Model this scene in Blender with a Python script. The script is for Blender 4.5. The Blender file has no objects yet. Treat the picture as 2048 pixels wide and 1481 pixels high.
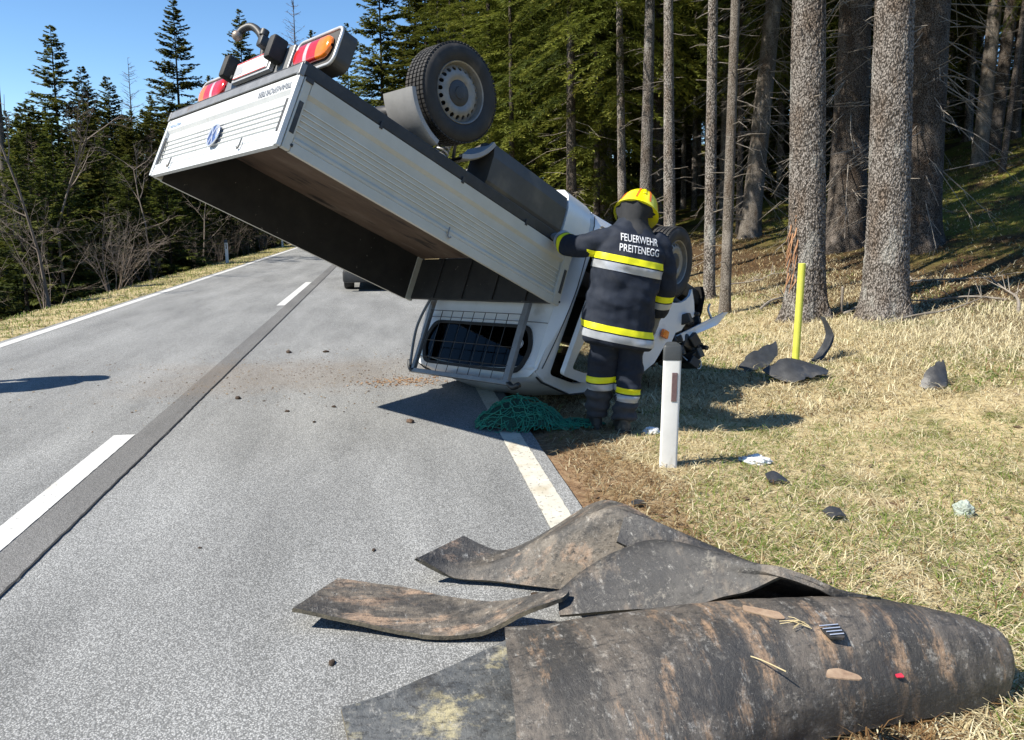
import bpy, bmesh, math, random
import numpy as np
from mathutils import Vector, Matrix, noise as mnoise
from mathutils.geometry import delaunay_2d_cdt
from mathutils.bvhtree import BVHTree
R = math.radians
random.seed(7)
rng = np.random.default_rng(7)
scene = bpy.context.scene
col = scene.collection

# ------------------------------------------------------------------ camera, sky, sun, exposure
PITCH, YAW, CAM_H = R(11.127), R(9.204), 1.6
cam_d = bpy.data.cameras.new('camera'); cam = bpy.data.objects.new('camera', cam_d); col.objects.link(cam)
cam.location = (0, 0, CAM_H); cam.rotation_euler = (R(90) - PITCH, 0, -YAW)
cam_d.sensor_width = 36; cam_d.lens = 1538 / 2048 * 36; cam_d.clip_end = 2000; cam_d.clip_start = 0.05
scene.camera = cam
SUN_TRAVEL = Vector((0.83, 0.18, -1.0)).normalized()
world = bpy.data.worlds.new('World'); scene.world = world; world.use_nodes = True
wn = world.node_tree.nodes; wl = world.node_tree.links
sky = wn.new('ShaderNodeTexSky'); sky.sky_type = 'NISHITA'; sky.sun_disc = False
sky.sun_elevation = R(49.7); sky.sun_rotation = R(102); sky.altitude = 1000; sky.air_density = 1.0; sky.dust_density = 0.0; sky.ozone_density = 3.0
skh = wn.new('ShaderNodeHueSaturation'); skh.inputs['Saturation'].default_value = 1.16; wl.new(sky.outputs[0], skh.inputs['Color']); wl.new(skh.outputs[0], wn['Background'].inputs[0]); wn['Background'].inputs[1].default_value = 0.1
sun_d = bpy.data.lights.new('sun', 'SUN'); sun_d.energy = 5.0; sun_d.angle = R(0.53); sun_d.color = (1.0, 0.935, 0.83)
sun = bpy.data.objects.new('sun', sun_d); col.objects.link(sun)
sun.rotation_euler = SUN_TRAVEL.to_track_quat('-Z', 'Y').to_euler(); sun.location = (-20, -5, 30)
vs = scene.view_settings
vs.view_transform = 'Standard'; vs.look = 'None'; vs.gamma = 1.0; vs.exposure = 0.9; vs.use_curve_mapping = False
scene.cycles.use_denoising = True
scene.cycles.max_bounces = 6; scene.cycles.diffuse_bounces = 3; scene.cycles.glossy_bounces = 3
scene.cycles.transmission_bounces = 5; scene.cycles.transparent_max_bounces = 10
scene.cycles.caustics_reflective = False; scene.cycles.caustics_refractive = False

# ------------------------------------------------------------------ materials
def lin(c):
    return tuple(c) + (1.0,) if len(c) == 3 else tuple(c)
def mat(name, stops, scale=5.0, rough=0.6, bump=0.0, detail=6.0, metal=0.0, stretch=(1, 1, 1), bscale=None, bdist=0.01,
        spots=None, coat=0.0, coord='Object', rough2=None, randval=0.0, spec=0.5):
    """stops: [(pos, colour), ...] along a noise; spots: (colour, scale, threshold, softness) second layer."""
    m = bpy.data.materials.new(name); m.use_nodes = True
    nt = m.node_tree; N = nt.nodes; Lk = nt.links
    b = N['Principled BSDF']
    tc = N.new('ShaderNodeTexCoord'); mp = N.new('ShaderNodeMapping'); mp.inputs['Scale'].default_value = stretch
    Lk.new(tc.outputs[coord], mp.inputs[0])
    if len(stops) == 1:
        src = None; b.inputs['Base Color'].default_value = lin(stops[0][1])
    else:
        nz = N.new('ShaderNodeTexNoise'); nz.inputs['Scale'].default_value = scale; nz.inputs['Detail'].default_value = detail
        nz.inputs['Roughness'].default_value = 0.65
        Lk.new(mp.outputs[0], nz.inputs[0])
        rp = N.new('ShaderNodeValToRGB'); e = rp.color_ramp.elements
        e[0].position, e[0].color = stops[0][0], lin(stops[0][1]); e[1].position, e[1].color = stops[-1][0], lin(stops[-1][1])
        for p, c in stops[1:-1]:
            q = e.new(p); q.color = lin(c)
        Lk.new(nz.outputs[0], rp.inputs[0]); src = rp.outputs[0]
        if rough2 is not None:
            mr = N.new('ShaderNodeMapRange'); mr.inputs['To Min'].default_value = rough; mr.inputs['To Max'].default_value = rough2
            mr.inputs['From Min'].default_value = 0.3; mr.inputs['From Max'].default_value = 0.7
            Lk.new(nz.outputs[0], mr.inputs[0]); Lk.new(mr.outputs[0], b.inputs['Roughness'])
    if rough2 is None or src is None: b.inputs['Roughness'].default_value = rough
    for sp in (spots or []):
        c, sc, th, so = sp[:4]
        n2 = N.new('ShaderNodeTexNoise'); n2.inputs['Scale'].default_value = sc; n2.inputs['Detail'].default_value = 5
        if len(sp) > 4:
            m2 = N.new('ShaderNodeMapping'); m2.inputs['Scale'].default_value = sp[4]; Lk.new(tc.outputs[coord], m2.inputs[0]); Lk.new(m2.outputs[0], n2.inputs[0])
        else: Lk.new(mp.outputs[0], n2.inputs[0])
        mr = N.new('ShaderNodeMapRange'); mr.inputs['From Min'].default_value = th; mr.inputs['From Max'].default_value = th + so
        Lk.new(n2.outputs[0], mr.inputs[0])
        mx = N.new('ShaderNodeMix'); mx.data_type = 'RGBA'
        Lk.new(mr.outputs[0], mx.inputs[0])
        if src: Lk.new(src, mx.inputs[6])
        else: mx.inputs[6].default_value = b.inputs['Base Color'].default_value
        mx.inputs[7].default_value = lin(c); src = mx.outputs[2]
    if randval and src:
        oi = N.new('ShaderNodeObjectInfo'); hs = N.new('ShaderNodeHueSaturation')
        mr = N.new('ShaderNodeMapRange'); mr.inputs['To Min'].default_value = 1 - randval; mr.inputs['To Max'].default_value = 1 + randval
        Lk.new(oi.outputs['Random'], mr.inputs[0]); Lk.new(mr.outputs[0], hs.inputs['Value']); Lk.new(src, hs.inputs['Color']); src = hs.outputs[0]
    if src: Lk.new(src, b.inputs['Base Color'])
    b.inputs['Metallic'].default_value = metal; b.inputs['Specular IOR Level'].default_value = spec
    if coat: b.inputs['Coat Weight'].default_value = coat; b.inputs['Coat Roughness'].default_value = 0.1
    if bump:
        n3 = N.new('ShaderNodeTexNoise'); n3.inputs['Scale'].default_value = bscale or scale * 3; n3.inputs['Detail'].default_value = 6
        Lk.new(mp.outputs[0], n3.inputs[0])
        bp = N.new('ShaderNodeBump'); bp.inputs['Strength'].default_value = bump; bp.inputs['Distance'].default_value = bdist
        Lk.new(n3.outputs[0], bp.inputs['Height']); Lk.new(bp.outputs[0], b.inputs['Normal'])
    return m

def attr_mat(name, stops, rough=0.8, trans=0.0, randval=0.0, attr='rnd', spec=0.2):
    """colour from a per-face random attribute (blades, needles)"""
    m = bpy.data.materials.new(name); m.use_nodes = True
    nt = m.node_tree; N = nt.nodes; Lk = nt.links; b = N['Principled BSDF']
    a = N.new('ShaderNodeAttribute'); a.attribute_name = attr
    rp = N.new('ShaderNodeValToRGB'); e = rp.color_ramp.elements
    e[0].position, e[0].color = stops[0][0], lin(stops[0][1]); e[1].position, e[1].color = stops[-1][0], lin(stops[-1][1])
    for p, c in stops[1:-1]: e.new(p).color = lin(c)
    Lk.new(a.outputs['Fac'], rp.inputs[0]); src = rp.outputs[0]
    if randval:
        oi = N.new('ShaderNodeObjectInfo'); hs = N.new('ShaderNodeHueSaturation')
        mr = N.new('ShaderNodeMapRange'); mr.inputs['To Min'].default_value = 1 - randval; mr.inputs['To Max'].default_value = 1 + randval
        Lk.new(oi.outputs['Random'], mr.inputs[0]); Lk.new(mr.outputs[0], hs.inputs['Value']); Lk.new(src, hs.inputs['Color']); src = hs.outputs[0]
    Lk.new(src, b.inputs['Base Color']); b.inputs['Roughness'].default_value = rough; b.inputs['Specular IOR Level'].default_value = spec
    if trans:
        t = N.new('ShaderNodeBsdfTranslucent'); Lk.new(src, t.inputs[0])
        mx = N.new('ShaderNodeMixShader'); mx.inputs[0].default_value = trans
        Lk.new(b.outputs[0], mx.inputs[1]); Lk.new(t.outputs[0], mx.inputs[2]); Lk.new(mx.outputs[0], N['Material Output'].inputs[0])
    return m

def glass_mat(name, tint, rough=0.02, alpha=0.35):
    m = bpy.data.materials.new(name); m.use_nodes = True
    N = m.node_tree.nodes; Lk = m.node_tree.links
    g = N.new('ShaderNodeBsdfGlossy'); g.inputs['Roughness'].default_value = rough; g.inputs['Color'].default_value = (.45, .45, .45, 1)
    t = N.new('ShaderNodeBsdfTransparent'); t.inputs[0].default_value = lin(tint)
    fr = N.new('ShaderNodeFresnel'); fr.inputs[0].default_value = 1.5
    mx = N.new('ShaderNodeMixShader'); Lk.new(fr.outputs[0], mx.inputs[0]); Lk.new(t.outputs[0], mx.inputs[1]); Lk.new(g.outputs[0], mx.inputs[2])
    Lk.new(mx.outputs[0], N['Material Output'].inputs[0])
    return m

MT = {}
MT['white_alu'] = mat('white_alu', [(.3, (.50, .525, .535)), (.7, (.58, .60, .605))], 4, .38, .03, stretch=(1, 1, 1), spots=[((.36, .36, .33), 9, .62, .2, (1, .3, 3))], spec=.45)
MT['shaded_alu'] = mat('shaded_alu', [(.3, (.43, .415, .35)), (.7, (.52, .505, .44))], 3, .36, .03, spots=[((.42, .40, .33), 5, .6, .25, (1, .5, 2))], spec=.5)  # board aluminium, warm ground bounce and shade put into the colour
MT['rib_highlight'] = mat('rib_highlight', [(.3, (.66, .65, .58)), (.7, (.76, .75, .68))], 12, .35)  # lighter crest tone, light catching the ribs put into the colour
MT['cab_white'] = mat('cab_white', [(.3, (.60, .62, .63)), (.7, (.70, .71, .72))], 3, .3, .0, coat=.4, spots=[((.35, .33, .28), 5, .62, .25)])
MT['black_steel'] = mat('black_steel', [(.3, (.012, .012, .013)), (.7, (.03, .03, .03))], 8, .5, .1, bscale=60, spots=[((.10, .085, .065), 6, .6, .25)])
MT['grey_steel'] = mat('grey_steel', [(.3, (.16, .165, .17)), (.7, (.24, .245, .25))], 8, .45, .1, bscale=60, metal=.3, spots=[((.16, .11, .07), 9, .62, .15)])
MT['bright_steel'] = mat('bright_steel', [(.3, (.42, .43, .44)), (.7, (.55, .55, .55))], 8, .4, .05, bscale=60, metal=.4)
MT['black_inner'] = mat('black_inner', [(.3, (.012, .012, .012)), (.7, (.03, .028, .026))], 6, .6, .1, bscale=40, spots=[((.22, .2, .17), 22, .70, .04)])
MT['plywood'] = mat('plywood', [(.25, (.045, .028, .018)), (.5, (.12, .08, .055)), (.75, (.22, .17, .13))], 2.2, .75, .2, stretch=(1.2, .45, 1), bscale=40, spots=[((.02, .015, .012), 5, .58, .1, (2, .5, 1)), ((.3, .25, .2), 3, .62, .2, (2, .4, 1))])
MT['rubber'] = mat('rubber', [(.3, (.012, .012, .012)), (.7, (.028, .027, .026))], 10, .75, .1, bscale=80, spots=[((.07, .06, .05), 8, .58, .2)])
MT['black_plastic'] = mat('black_plastic', [(.3, (.018, .019, .02)), (.7, (.035, .036, .038))], 8, .5, .08, bscale=90, spots=[((.12, .1, .08), 9, .6, .25)])
MT['dark_plastic'] = mat('dark_plastic', [(.3, (.035, .034, .032)), (.7, (.06, .057, .052))], 5, .55, .05, bscale=90, spots=[((.13, .115, .09), 4, .55, .3)])
MT['grey_plastic'] = mat('grey_plastic', [(.3, (.22, .225, .23)), (.7, (.30, .305, .31))], 5, .5, .05, bscale=90, spots=[((.3, .29, .26), 4, .6, .3)])
MT['rim_grey'] = mat('rim_grey', [(.3, (.17, .16, .14)), (.7, (.26, .25, .23))], 9, .5, .05, metal=.3, spots=[((.1, .085, .06), 10, .6, .2)])
MT['red_lens'] = mat('red_lens', [(.3, (.42, .012, .012)), (.7, (.55, .03, .03))], 30, .15, coat=.6)
MT['orange_lens'] = mat('orange_lens', [(.3, (.75, .16, .01)), (.7, (.85, .22, .02))], 30, .15, coat=.6)
MT['clear_lens'] = mat('clear_lens', [(.3, (.55, .36, .36)), (.7, (.66, .5, .5))], 30, .15, coat=.6)
MT['plate_white'] = mat('plate_white', [(.3, (.66, .67, .68)), (.7, (.74, .74, .75))], 8, .4)
MT['plate_grey'] = mat('plate_grey', [(.3, (.32, .33, .35)), (.7, (.38, .39, .41))], 8, .4)
MT['plate_red'] = mat('plate_red', [(.3, (.5, .03, .03)), (.7, (.6, .05, .05))], 8, .4)
MT['text_grey'] = mat('text_grey', [(.3, (.14, .15, .17)), (.7, (.2, .21, .23))], 8, .4)
MT['text_blue'] = mat('text_blue', [(.3, (.16, .25, .4)), (.7, (.2, .3, .46))], 8, .4)
MT['chrome_blue'] = mat('chrome_blue', [(.3, (.05, .09, .22)), (.7, (.07, .12, .3))], 8, .3)
MT['chrome'] = mat('chrome', [(.3, (.7, .71, .73)), (.7, (.8, .8, .82))], 8, .2, metal=.6)
MT['glass'] = glass_mat('glass', (.42, .50, .46))
MT['glass_clear'] = glass_mat('glass_clear', (.8, .85, .83))
MT['interior'] = mat('interior', [(.3, (.02, .02, .022)), (.7, (.04, .04, .043))], 8, .8)
MT['daylight_yellow'] = mat('daylight_yellow', [(.3, (.5, .48, .3)), (.7, (.6, .57, .4))], 12, .7)  # pale yellow standing for daylight that shows through the cab

# ------------------------------------------------------------------ mesh helpers
class MB:
    def __init__(s): s.v = []; s.f = []; s.m = []
    def add(s, verts, faces, mi=0):
        o = len(s.v); s.v += [tuple(p) for p in verts]; s.f += [tuple(i + o for i in f) for f in faces]; s.m += [mi] * len(faces)
        return s
    def box(s, lo, hi, mi=0, bev=0.0, rot=None, org=None):
        x0, y0, z0 = lo; x1, y1, z1 = hi
        if bev <= 0:
            vs_ = [(x0, y0, z0), (x1, y0, z0), (x1, y1, z0), (x0, y1, z0), (x0, y0, z1), (x1, y0, z1), (x1, y1, z1), (x0, y1, z1)]
            fs_ = [(0, 3, 2, 1), (4, 5, 6, 7), (0, 1, 5, 4), (1, 2, 6, 5), (2, 3, 7, 6), (3, 0, 4, 7)]
        else:
            bm = bmesh.new(); bmesh.ops.create_cube(bm, size=1)
            for v in bm.verts: v.co = Vector(((x0 + x1) / 2 + v.co.x * (x1 - x0), (y0 + y1) / 2 + v.co.y * (y1 - y0), (z0 + z1) / 2 + v.co.z * (z1 - z0)))
            bmesh.ops.bevel(bm, geom=bm.edges[:], offset=min(bev, .49 * min(x1 - x0, y1 - y0, z1 - z0)), segments=2, affect='EDGES', profile=.5)
            bm.verts.index_update(); vs_ = [tuple(v.co) for v in bm.verts]; fs_ = [[v.index for v in f.verts] for f in bm.faces]; bm.free()
        if rot is not None:
            o = Vector(org); vs_ = [tuple(rot @ (Vector(p) - o) + o) for p in vs_]
        return s.add(vs_, fs_, mi)
    def tube(s, pts, rad, n=8, mi=0, caps=True, squash=None):
        pts = [Vector(p) for p in pts]; k = len(pts)
        if not hasattr(rad, '__len__'): rad = [rad] * k
        rings = []; up = None
        for i in range(k):
            d = (pts[min(i + 1, k - 1)] - pts[max(i - 1, 0)])
            d = d.normalized() if d.length > 1e-9 else Vector((0, 0, 1))
            if up is None:
                up = Vector((0, 0, 1)) if abs(d.z) < .9 else Vector((1, 0, 0))
            a = d.cross(up)
            if a.length < 1e-4: a = d.cross(Vector((0, 1, .3)))
            a.normalize(); b = a.cross(d).normalized(); up = b
            rings.append([pts[i] + (a * math.cos(2 * math.pi * j / n) + b * math.sin(2 * math.pi * j / n)) * rad[i] for j in range(n)])
        vs_ = [p for r in rings for p in r]; fs_ = []
        for i in range(k - 1):
            for j in range(n):
                fs_.append((i * n + j, i * n + (j + 1) % n, (i + 1) * n + (j + 1) % n, (i + 1) * n + j))
        if caps: fs_ += [tuple(range(n))[::-1], tuple(range((k - 1) * n, k * n))]
        return s.add(vs_, fs_, mi)
    def loft(s, rings, mi=0, caps=True, closed=True):
        n = len(rings[0]); vs_ = [p for r in rings for p in r]; fs_ = []
        for i in range(len(rings) - 1):
            for j in range(n if closed else n - 1):
                fs_.append((i * n + j, i * n + (j + 1) % n, (i + 1) * n + (j + 1) % n, (i + 1) * n + j))
        if caps: fs_ += [tuple(range(n))[::-1], tuple(range((len(rings) - 1) * n, len(rings) * n))]
        return s.add(vs_, fs_, mi)
    def lathe(s, prof, axis_o, axis='x', n=48, mi=0, a0=0.0, a1=2 * math.pi, caps=False):
        """prof: (along, radius) list, turned round an axis through axis_o"""
        full = abs(a1 - a0 - 2 * math.pi) < 1e-6; k = n if full else n + 1
        vs_ = []
        for i in range(k):
            a = a0 + (a1 - a0) * i / n; c, sn = math.cos(a), math.sin(a)
            for t, r in prof:
                p = (t, r * c, r * sn) if axis == 'x' else ((r * c, t, r * sn) if axis == 'y' else (r * c, r * sn, t))
                vs_.append((axis_o[0] + p[0], axis_o[1] + p[1], axis_o[2] + p[2]))
        m = len(prof); fs_ = []
        for i in range(n):
            i2 = (i + 1) % k
            for j in range(m - 1): fs_.append((i * m + j, i2 * m + j, i2 * m + j + 1, i * m + j + 1))
        if caps and not full: fs_ += [tuple(range(m)), tuple(range((k - 1) * m, k * m))[::-1]]
        return s.add(vs_, fs_, mi)
    def panel(s, outer, holes, mp, t, grid=0.0, mi=0):
        """flat outline with holes in 2-D, meshed with inner points, mapped to 3-D by mp(u,v) and given thickness t along -normal"""
        pts = [Vector(p) for p in outer]; edges = [(i, (i + 1) % len(outer)) for i in range(len(outer))]
        for h in holes:
            o = len(pts); pts += [Vector(p) for p in h]; edges += [(o + i, o + (i + 1) % len(h)) for i in range(len(h))]
        if grid:
            us = [p[0] for p in outer]; vv = [p[1] for p in outer]
            loops = [outer] + list(holes)
            def dist(p):
                d = 1e9
                for lp in loops:
                    for i in range(len(lp)):
                        a = Vector(lp[i]); b = Vector(lp[(i + 1) % len(lp)]); ab = b - a
                        tt = max(0, min(1, (p - a).dot(ab) / max(ab.length_squared, 1e-12))); d = min(d, (a + ab * tt - p).length)
                return d
            u = min(us) + grid / 2
            while u < max(us):
                w = min(vv) + grid / 2
                while w < max(vv):
                    if dist(Vector((u, w))) > grid * .4: pts.append(Vector((u, w)))
                    w += grid
                u += grid
        V, _, Fc, *_ = delaunay_2d_cdt(pts, edges, [], 0, 1e-6)
        def inside(lp, x, y):
            c = False
            for i in range(len(lp)):
                (x0, y0), (x1, y1) = lp[i - 1], lp[i]
                if (y0 > y) != (y1 > y) and x < (x1 - x0) * (y - y0) / (y1 - y0) + x0: c = not c
            return c
        keep = []
        for f in Fc:
            cx = sum(V[i].x for i in f) / len(f); cy = sum(V[i].y for i in f) / len(f)
            if inside(outer, cx, cy) and not any(inside(h, cx, cy) for h in holes): keep.append(f)
        Fc = keep
        e = 1e-3; P3 = []; Nn = []
        for p in V:
            a = Vector(mp(p.x, p.y)); du = Vector(mp(p.x + e, p.y)) - a; dv = Vector(mp(p.x, p.y + e)) - a
            P3.append(a); Nn.append(du.cross(dv).normalized())
        n = len(V); vs_ = P3 + [a - q * t for a, q in zip(P3, Nn)]
        fs_ = [tuple(f) for f in Fc] + [tuple(i + n for i in reversed(f)) for f in Fc]
        cnt = {}
        for f in Fc:
            for i in range(len(f)):
                a, b = f[i], f[(i + 1) % len(f)]; cnt[(a, b)] = 1
        for (a, b) in cnt:
            if (b, a) not in cnt: fs_.append((b, a, a + n, b + n))
        return s.add(vs_, fs_, mi)
    def mesh(s, name, mats, smooth=False, angle=None):
        me = bpy.data.meshes.new(name); me.from_pydata([tuple(p) for p in s.v], [], s.f); 
        for m in (mats if isinstance(mats, (list, tuple)) else [mats]): me.materials.append(MT[m] if isinstance(m, str) else m)
        if any(s.m): me.polygons.foreach_set('material_index', s.m)
        if smooth:
            me.polygons.foreach_set('use_smooth', [True] * len(s.f))
            if angle: me.set_sharp_from_angle(angle=R(angle))
        me.update(); return me
    def build(s, name, mats, parent=None, smooth=False, angle=None):
        o = bpy.data.objects.new(name, s.mesh(name, mats, smooth, angle)); col.objects.link(o)
        if parent: o.parent = parent
        return o

def tag(o, label=None, cat=None, group=None, kind=None):
    if label: o['label'] = label
    if cat: o['category'] = cat
    if group: o['group'] = group
    if kind: o['kind'] = kind
    return o
def empty(name, loc=(0, 0, 0)):
    o = bpy.data.objects.new(name, None); o.location = loc; o.empty_display_size = .2; col.objects.link(o); return o
def copy_tree(o, parent=None):
    c = o.copy(); col.objects.link(c); c.parent = parent
    for ch in list(o.children): copy_tree(ch, c)
    return c
def circle(cx, cy, r, n): return [(cx + r * math.cos(2 * math.pi * i / n), cy + r * math.sin(2 * math.pi * i / n)) for i in range(n)]
def rrect(x0, y0, x1, y1, r, k=4):
    out = []
    for (cx, cy, a) in ((x1 - r, y1 - r, 0), (x0 + r, y1 - r, 90), (x0 + r, y0 + r, 180), (x1 - r, y0 + r, 270)):
        for i in range(k + 1):
            t = R(a + 90 * i / k); out.append((cx + r * math.cos(t), cy + r * math.sin(t)))
    return out
def rpoly(pts, r, k=4):
    """polygon with rounded corners"""
    out = []; n = len(pts)
    for i in range(n):
        p = Vector(pts[i]); a = Vector(pts[i - 1]) - p; b = Vector(pts[(i + 1) % n]) - p
        ra = min(r, a.length * .45); rb = min(r, b.length * .45); A = p + a.normalized() * ra; B = p + b.normalized() * rb
        for j in range(k + 1):
            t = j / k; q = A * (1 - t) ** 2 + p * 2 * t * (1 - t) + B * t * t; out.append((q.x, q.y))
    return out
def catmull(pts, n):
    pts = [Vector(p) for p in pts]; out = []
    m = len(pts)
    for i in range(n):
        t = i / (n - 1) * (m - 1); k = min(int(t), m - 2); f = t - k
        p0 = pts[max(k - 1, 0)]; p1 = pts[k]; p2 = pts[k + 1]; p3 = pts[min(k + 2, m - 1)]
        out.append(.5 * ((2 * p1) + (p2 - p0) * f + (2 * p0 - 5 * p1 + 4 * p2 - p3) * f * f + (3 * p1 - p0 - 3 * p2 + p3) * f ** 3))
    return out
def np_mesh(name, verts, faces_flat, per, mats, attr=None, smooth=False):
    """verts (n,3), faces (m,per) as numpy -> mesh, with optional face attribute 'rnd'"""
    me = bpy.data.meshes.new(name)
    nv, nf = len(verts), len(faces_flat)
    me.vertices.add(nv); me.vertices.foreach_set('co', np.asarray(verts, np.float32).ravel())
    me.loops.add(nf * per); me.loops.foreach_set('vertex_index', np.asarray(faces_flat, np.int32).ravel())
    me.polygons.add(nf); me.polygons.foreach_set('loop_start', np.arange(0, nf * per, per, dtype=np.int32))
    if attr is not None:
        a = me.attributes.new('rnd', 'FLOAT', 'FACE'); a.data.foreach_set('value', np.asarray(attr, np.float32))
    if smooth: me.polygons.foreach_set('use_smooth', np.ones(nf, bool))
    for m in (mats if isinstance(mats, (list, tuple)) else [mats]): me.materials.append(MT[m] if isinstance(m, str) else m)
    me.update(calc_edges=True); return me
def link(name, me, parent=None):
    o = bpy.data.objects.new(name, me); col.objects.link(o)
    if parent: o.parent = parent
    return o
def text_mesh(body, size, font_w=.022):
    c = bpy.data.curves.new('lettering', 'FONT'); c.body = body; c.size = size; c.align_x = 'LEFT'; c.offset = size * font_w
    o = bpy.data.objects.new('lettering', c); col.objects.link(o)
    dg = bpy.context.evaluated_depsgraph_get(); me = bpy.data.meshes.new_from_object(o.evaluated_get(dg))
    bpy.data.objects.remove(o); bpy.data.curves.remove(c)
    return me

# ------------------------------------------------------------------ terrain
TX = [-300, -80, -30, -14, -9, -7, -6.3, -5.25, -5.08, 1.02, 1.3, 2.2, 3.2, 4.5, 7, 10, 15, 25, 45, 80, 300]
TZ = [-8, -6, -4, -2.2, -1.2, -.3, -.05, 0, -.035, -.035, -.005, -.02, -.1, -.04, .25, .75, 2.1, 5.2, 12, 20, 30]
def terr(x, y):
    z = float(np.interp(x, TX, TZ))
    w = max(0.0, min(1.0, (abs(x + 2.0) - 3.4) / 2.5))
    if w > 0:
        z += w * (.05 * mnoise.noise((x * .9, y * .9, 1)) + .02 * mnoise.noise((x * 3.1, y * 3.1, 5)) + (.25 * mnoise.noise((x * .2, y * .2, 9)) if abs(x) > 9 else 0))
    return z

# ------------------------------------------------------------------ ground, road, markings
def ground_material():
    m = bpy.data.materials.new('ground_cover'); m.use_nodes = True
    nt = m.node_tree; N = nt.nodes; Lk = nt.links; b = N['Principled BSDF']; b.inputs['Roughness'].default_value = .95; b.inputs['Specular IOR Level'].default_value = .1
    tc = N.new('ShaderNodeTexCoord'); sx = N.new('ShaderNodeSeparateXYZ'); Lk.new(tc.outputs['Object'], sx.inputs[0])
    def noise(sc, det=6):
        n = N.new('ShaderNodeTexNoise'); n.inputs['Scale'].default_value = sc; n.inputs['Detail'].default_value = det; n.inputs['Roughness'].default_value = .7
        Lk.new(tc.outputs['Object'], n.inputs[0]); return n.outputs[0]
    def ramp(src, stops):
        r = N.new('ShaderNodeValToRGB'); e = r.color_ramp.elements
        e[0].position, e[0].color = stops[0][0], lin(stops[0][1]); e[1].position, e[1].color = stops[-1][0], lin(stops[-1][1])
        for p, c in stops[1:-1]: e.new(p).color = lin(c)
        Lk.new(src, r.inputs[0]); return r.outputs[0]
    def mixc(f, a, c):
        x = N.new('ShaderNodeMix'); x.data_type = 'RGBA'; Lk.new(f, x.inputs[0]); Lk.new(a, x.inputs[6]); Lk.new(c, x.inputs[7]); return x.outputs[2]
    def edge(src, lo, hi, wob=None, amt=0):
        if wob is not None:
            ad = N.new('ShaderNodeMath'); ad.operation = 'MULTIPLY_ADD'; Lk.new(wob, ad.inputs[0]); ad.inputs[1].default_value = amt; Lk.new(src, ad.inputs[2]); src = ad.outputs[0]
        r = N.new('ShaderNodeMapRange'); r.inputs['From Min'].default_value = lo; r.inputs['From Max'].default_value = hi; Lk.new(src, r.inputs[0]); return r.outputs[0]
    n1 = noise(2.2); n2 = noise(28); n3 = noise(.7)
    straw = ramp(n2, [(.25, (.24, .175, .09)), (.5, (.44, .36, .20)), (.75, (.58, .51, .32))])
    green = ramp(n2, [(.3, (.05, .06, .015)), (.7, (.14, .16, .04))])
    needle = ramp(n2, [(.25, (.09, .055, .032)), (.5, (.21, .135, .08)), (.75, (.34, .25, .155))])
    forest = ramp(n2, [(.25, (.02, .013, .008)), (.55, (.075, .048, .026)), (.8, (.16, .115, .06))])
    moss = ramp(n2, [(.3, (.07, .075, .012)), (.7, (.2, .19, .04))])
    mg = ramp(n1, [(.5, (0, 0, 0)), (.62, (.75, .75, .75))])
    c = mixc(mg, straw, green)
    c = mixc(edge(sx.outputs[0], 2.6, 1.5, n1, .8), c, needle)
    mm = ramp(n3, [(.40, (0, 0, 0)), (.52, (1, 1, 1))])
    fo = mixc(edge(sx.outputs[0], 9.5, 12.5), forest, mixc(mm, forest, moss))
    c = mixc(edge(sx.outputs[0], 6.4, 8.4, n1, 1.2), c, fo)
    lg = mixc(mg, mixc(mg, straw, moss), green)
    c = mixc(edge(sx.outputs[0], -4.5, -4.6), c, lg)
    c = mixc(edge(sx.outputs[0], -5.7, -7.0, n1, .8), c, forest)
    Lk.new(c, b.inputs['Base Color'])
    bp = N.new('ShaderNodeBump'); bp.inputs['Strength'].default_value = .8; bp.inputs['Distance'].default_value = .03; Lk.new(n2, bp.inputs['Height']); Lk.new(bp.outputs[0], b.inputs['Normal'])
    return m
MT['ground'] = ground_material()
gx = np.concatenate([[-300, -150, -80, -50], np.arange(-30, -9, 1.0), np.arange(-9, -5.3, .25), [-5.25, -5.15, -5.08, -4.9], np.arange(-4, .9, 1.0), [.9, 1.02, 1.12, 1.2], np.arange(1.3, 10, .16), np.arange(10, 30, .8), [32, 36, 40, 45, 55, 80, 150, 300]])
gy = np.concatenate([[-60, -20, -8], np.arange(-4, 1.5, .5), np.arange(1.5, 16, .16), np.arange(16, 60, .9), [62, 70, 80, 100, 130, 180, 300]])
gv = np.array([(x, y, terr(x, y)) for y in gy for x in gx])
nx, ny = len(gx), len(gy)
ii = np.arange(nx - 1)[None, :] + nx * np.arange(ny - 1)[:, None]
gf = np.stack([ii, ii + 1, ii + nx + 1, ii + nx], -1).reshape(-1, 4)
ground = link('ground', np_mesh('ground', gv, gf, 4, 'ground', smooth=True)); tag(ground, kind='structure')

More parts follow.
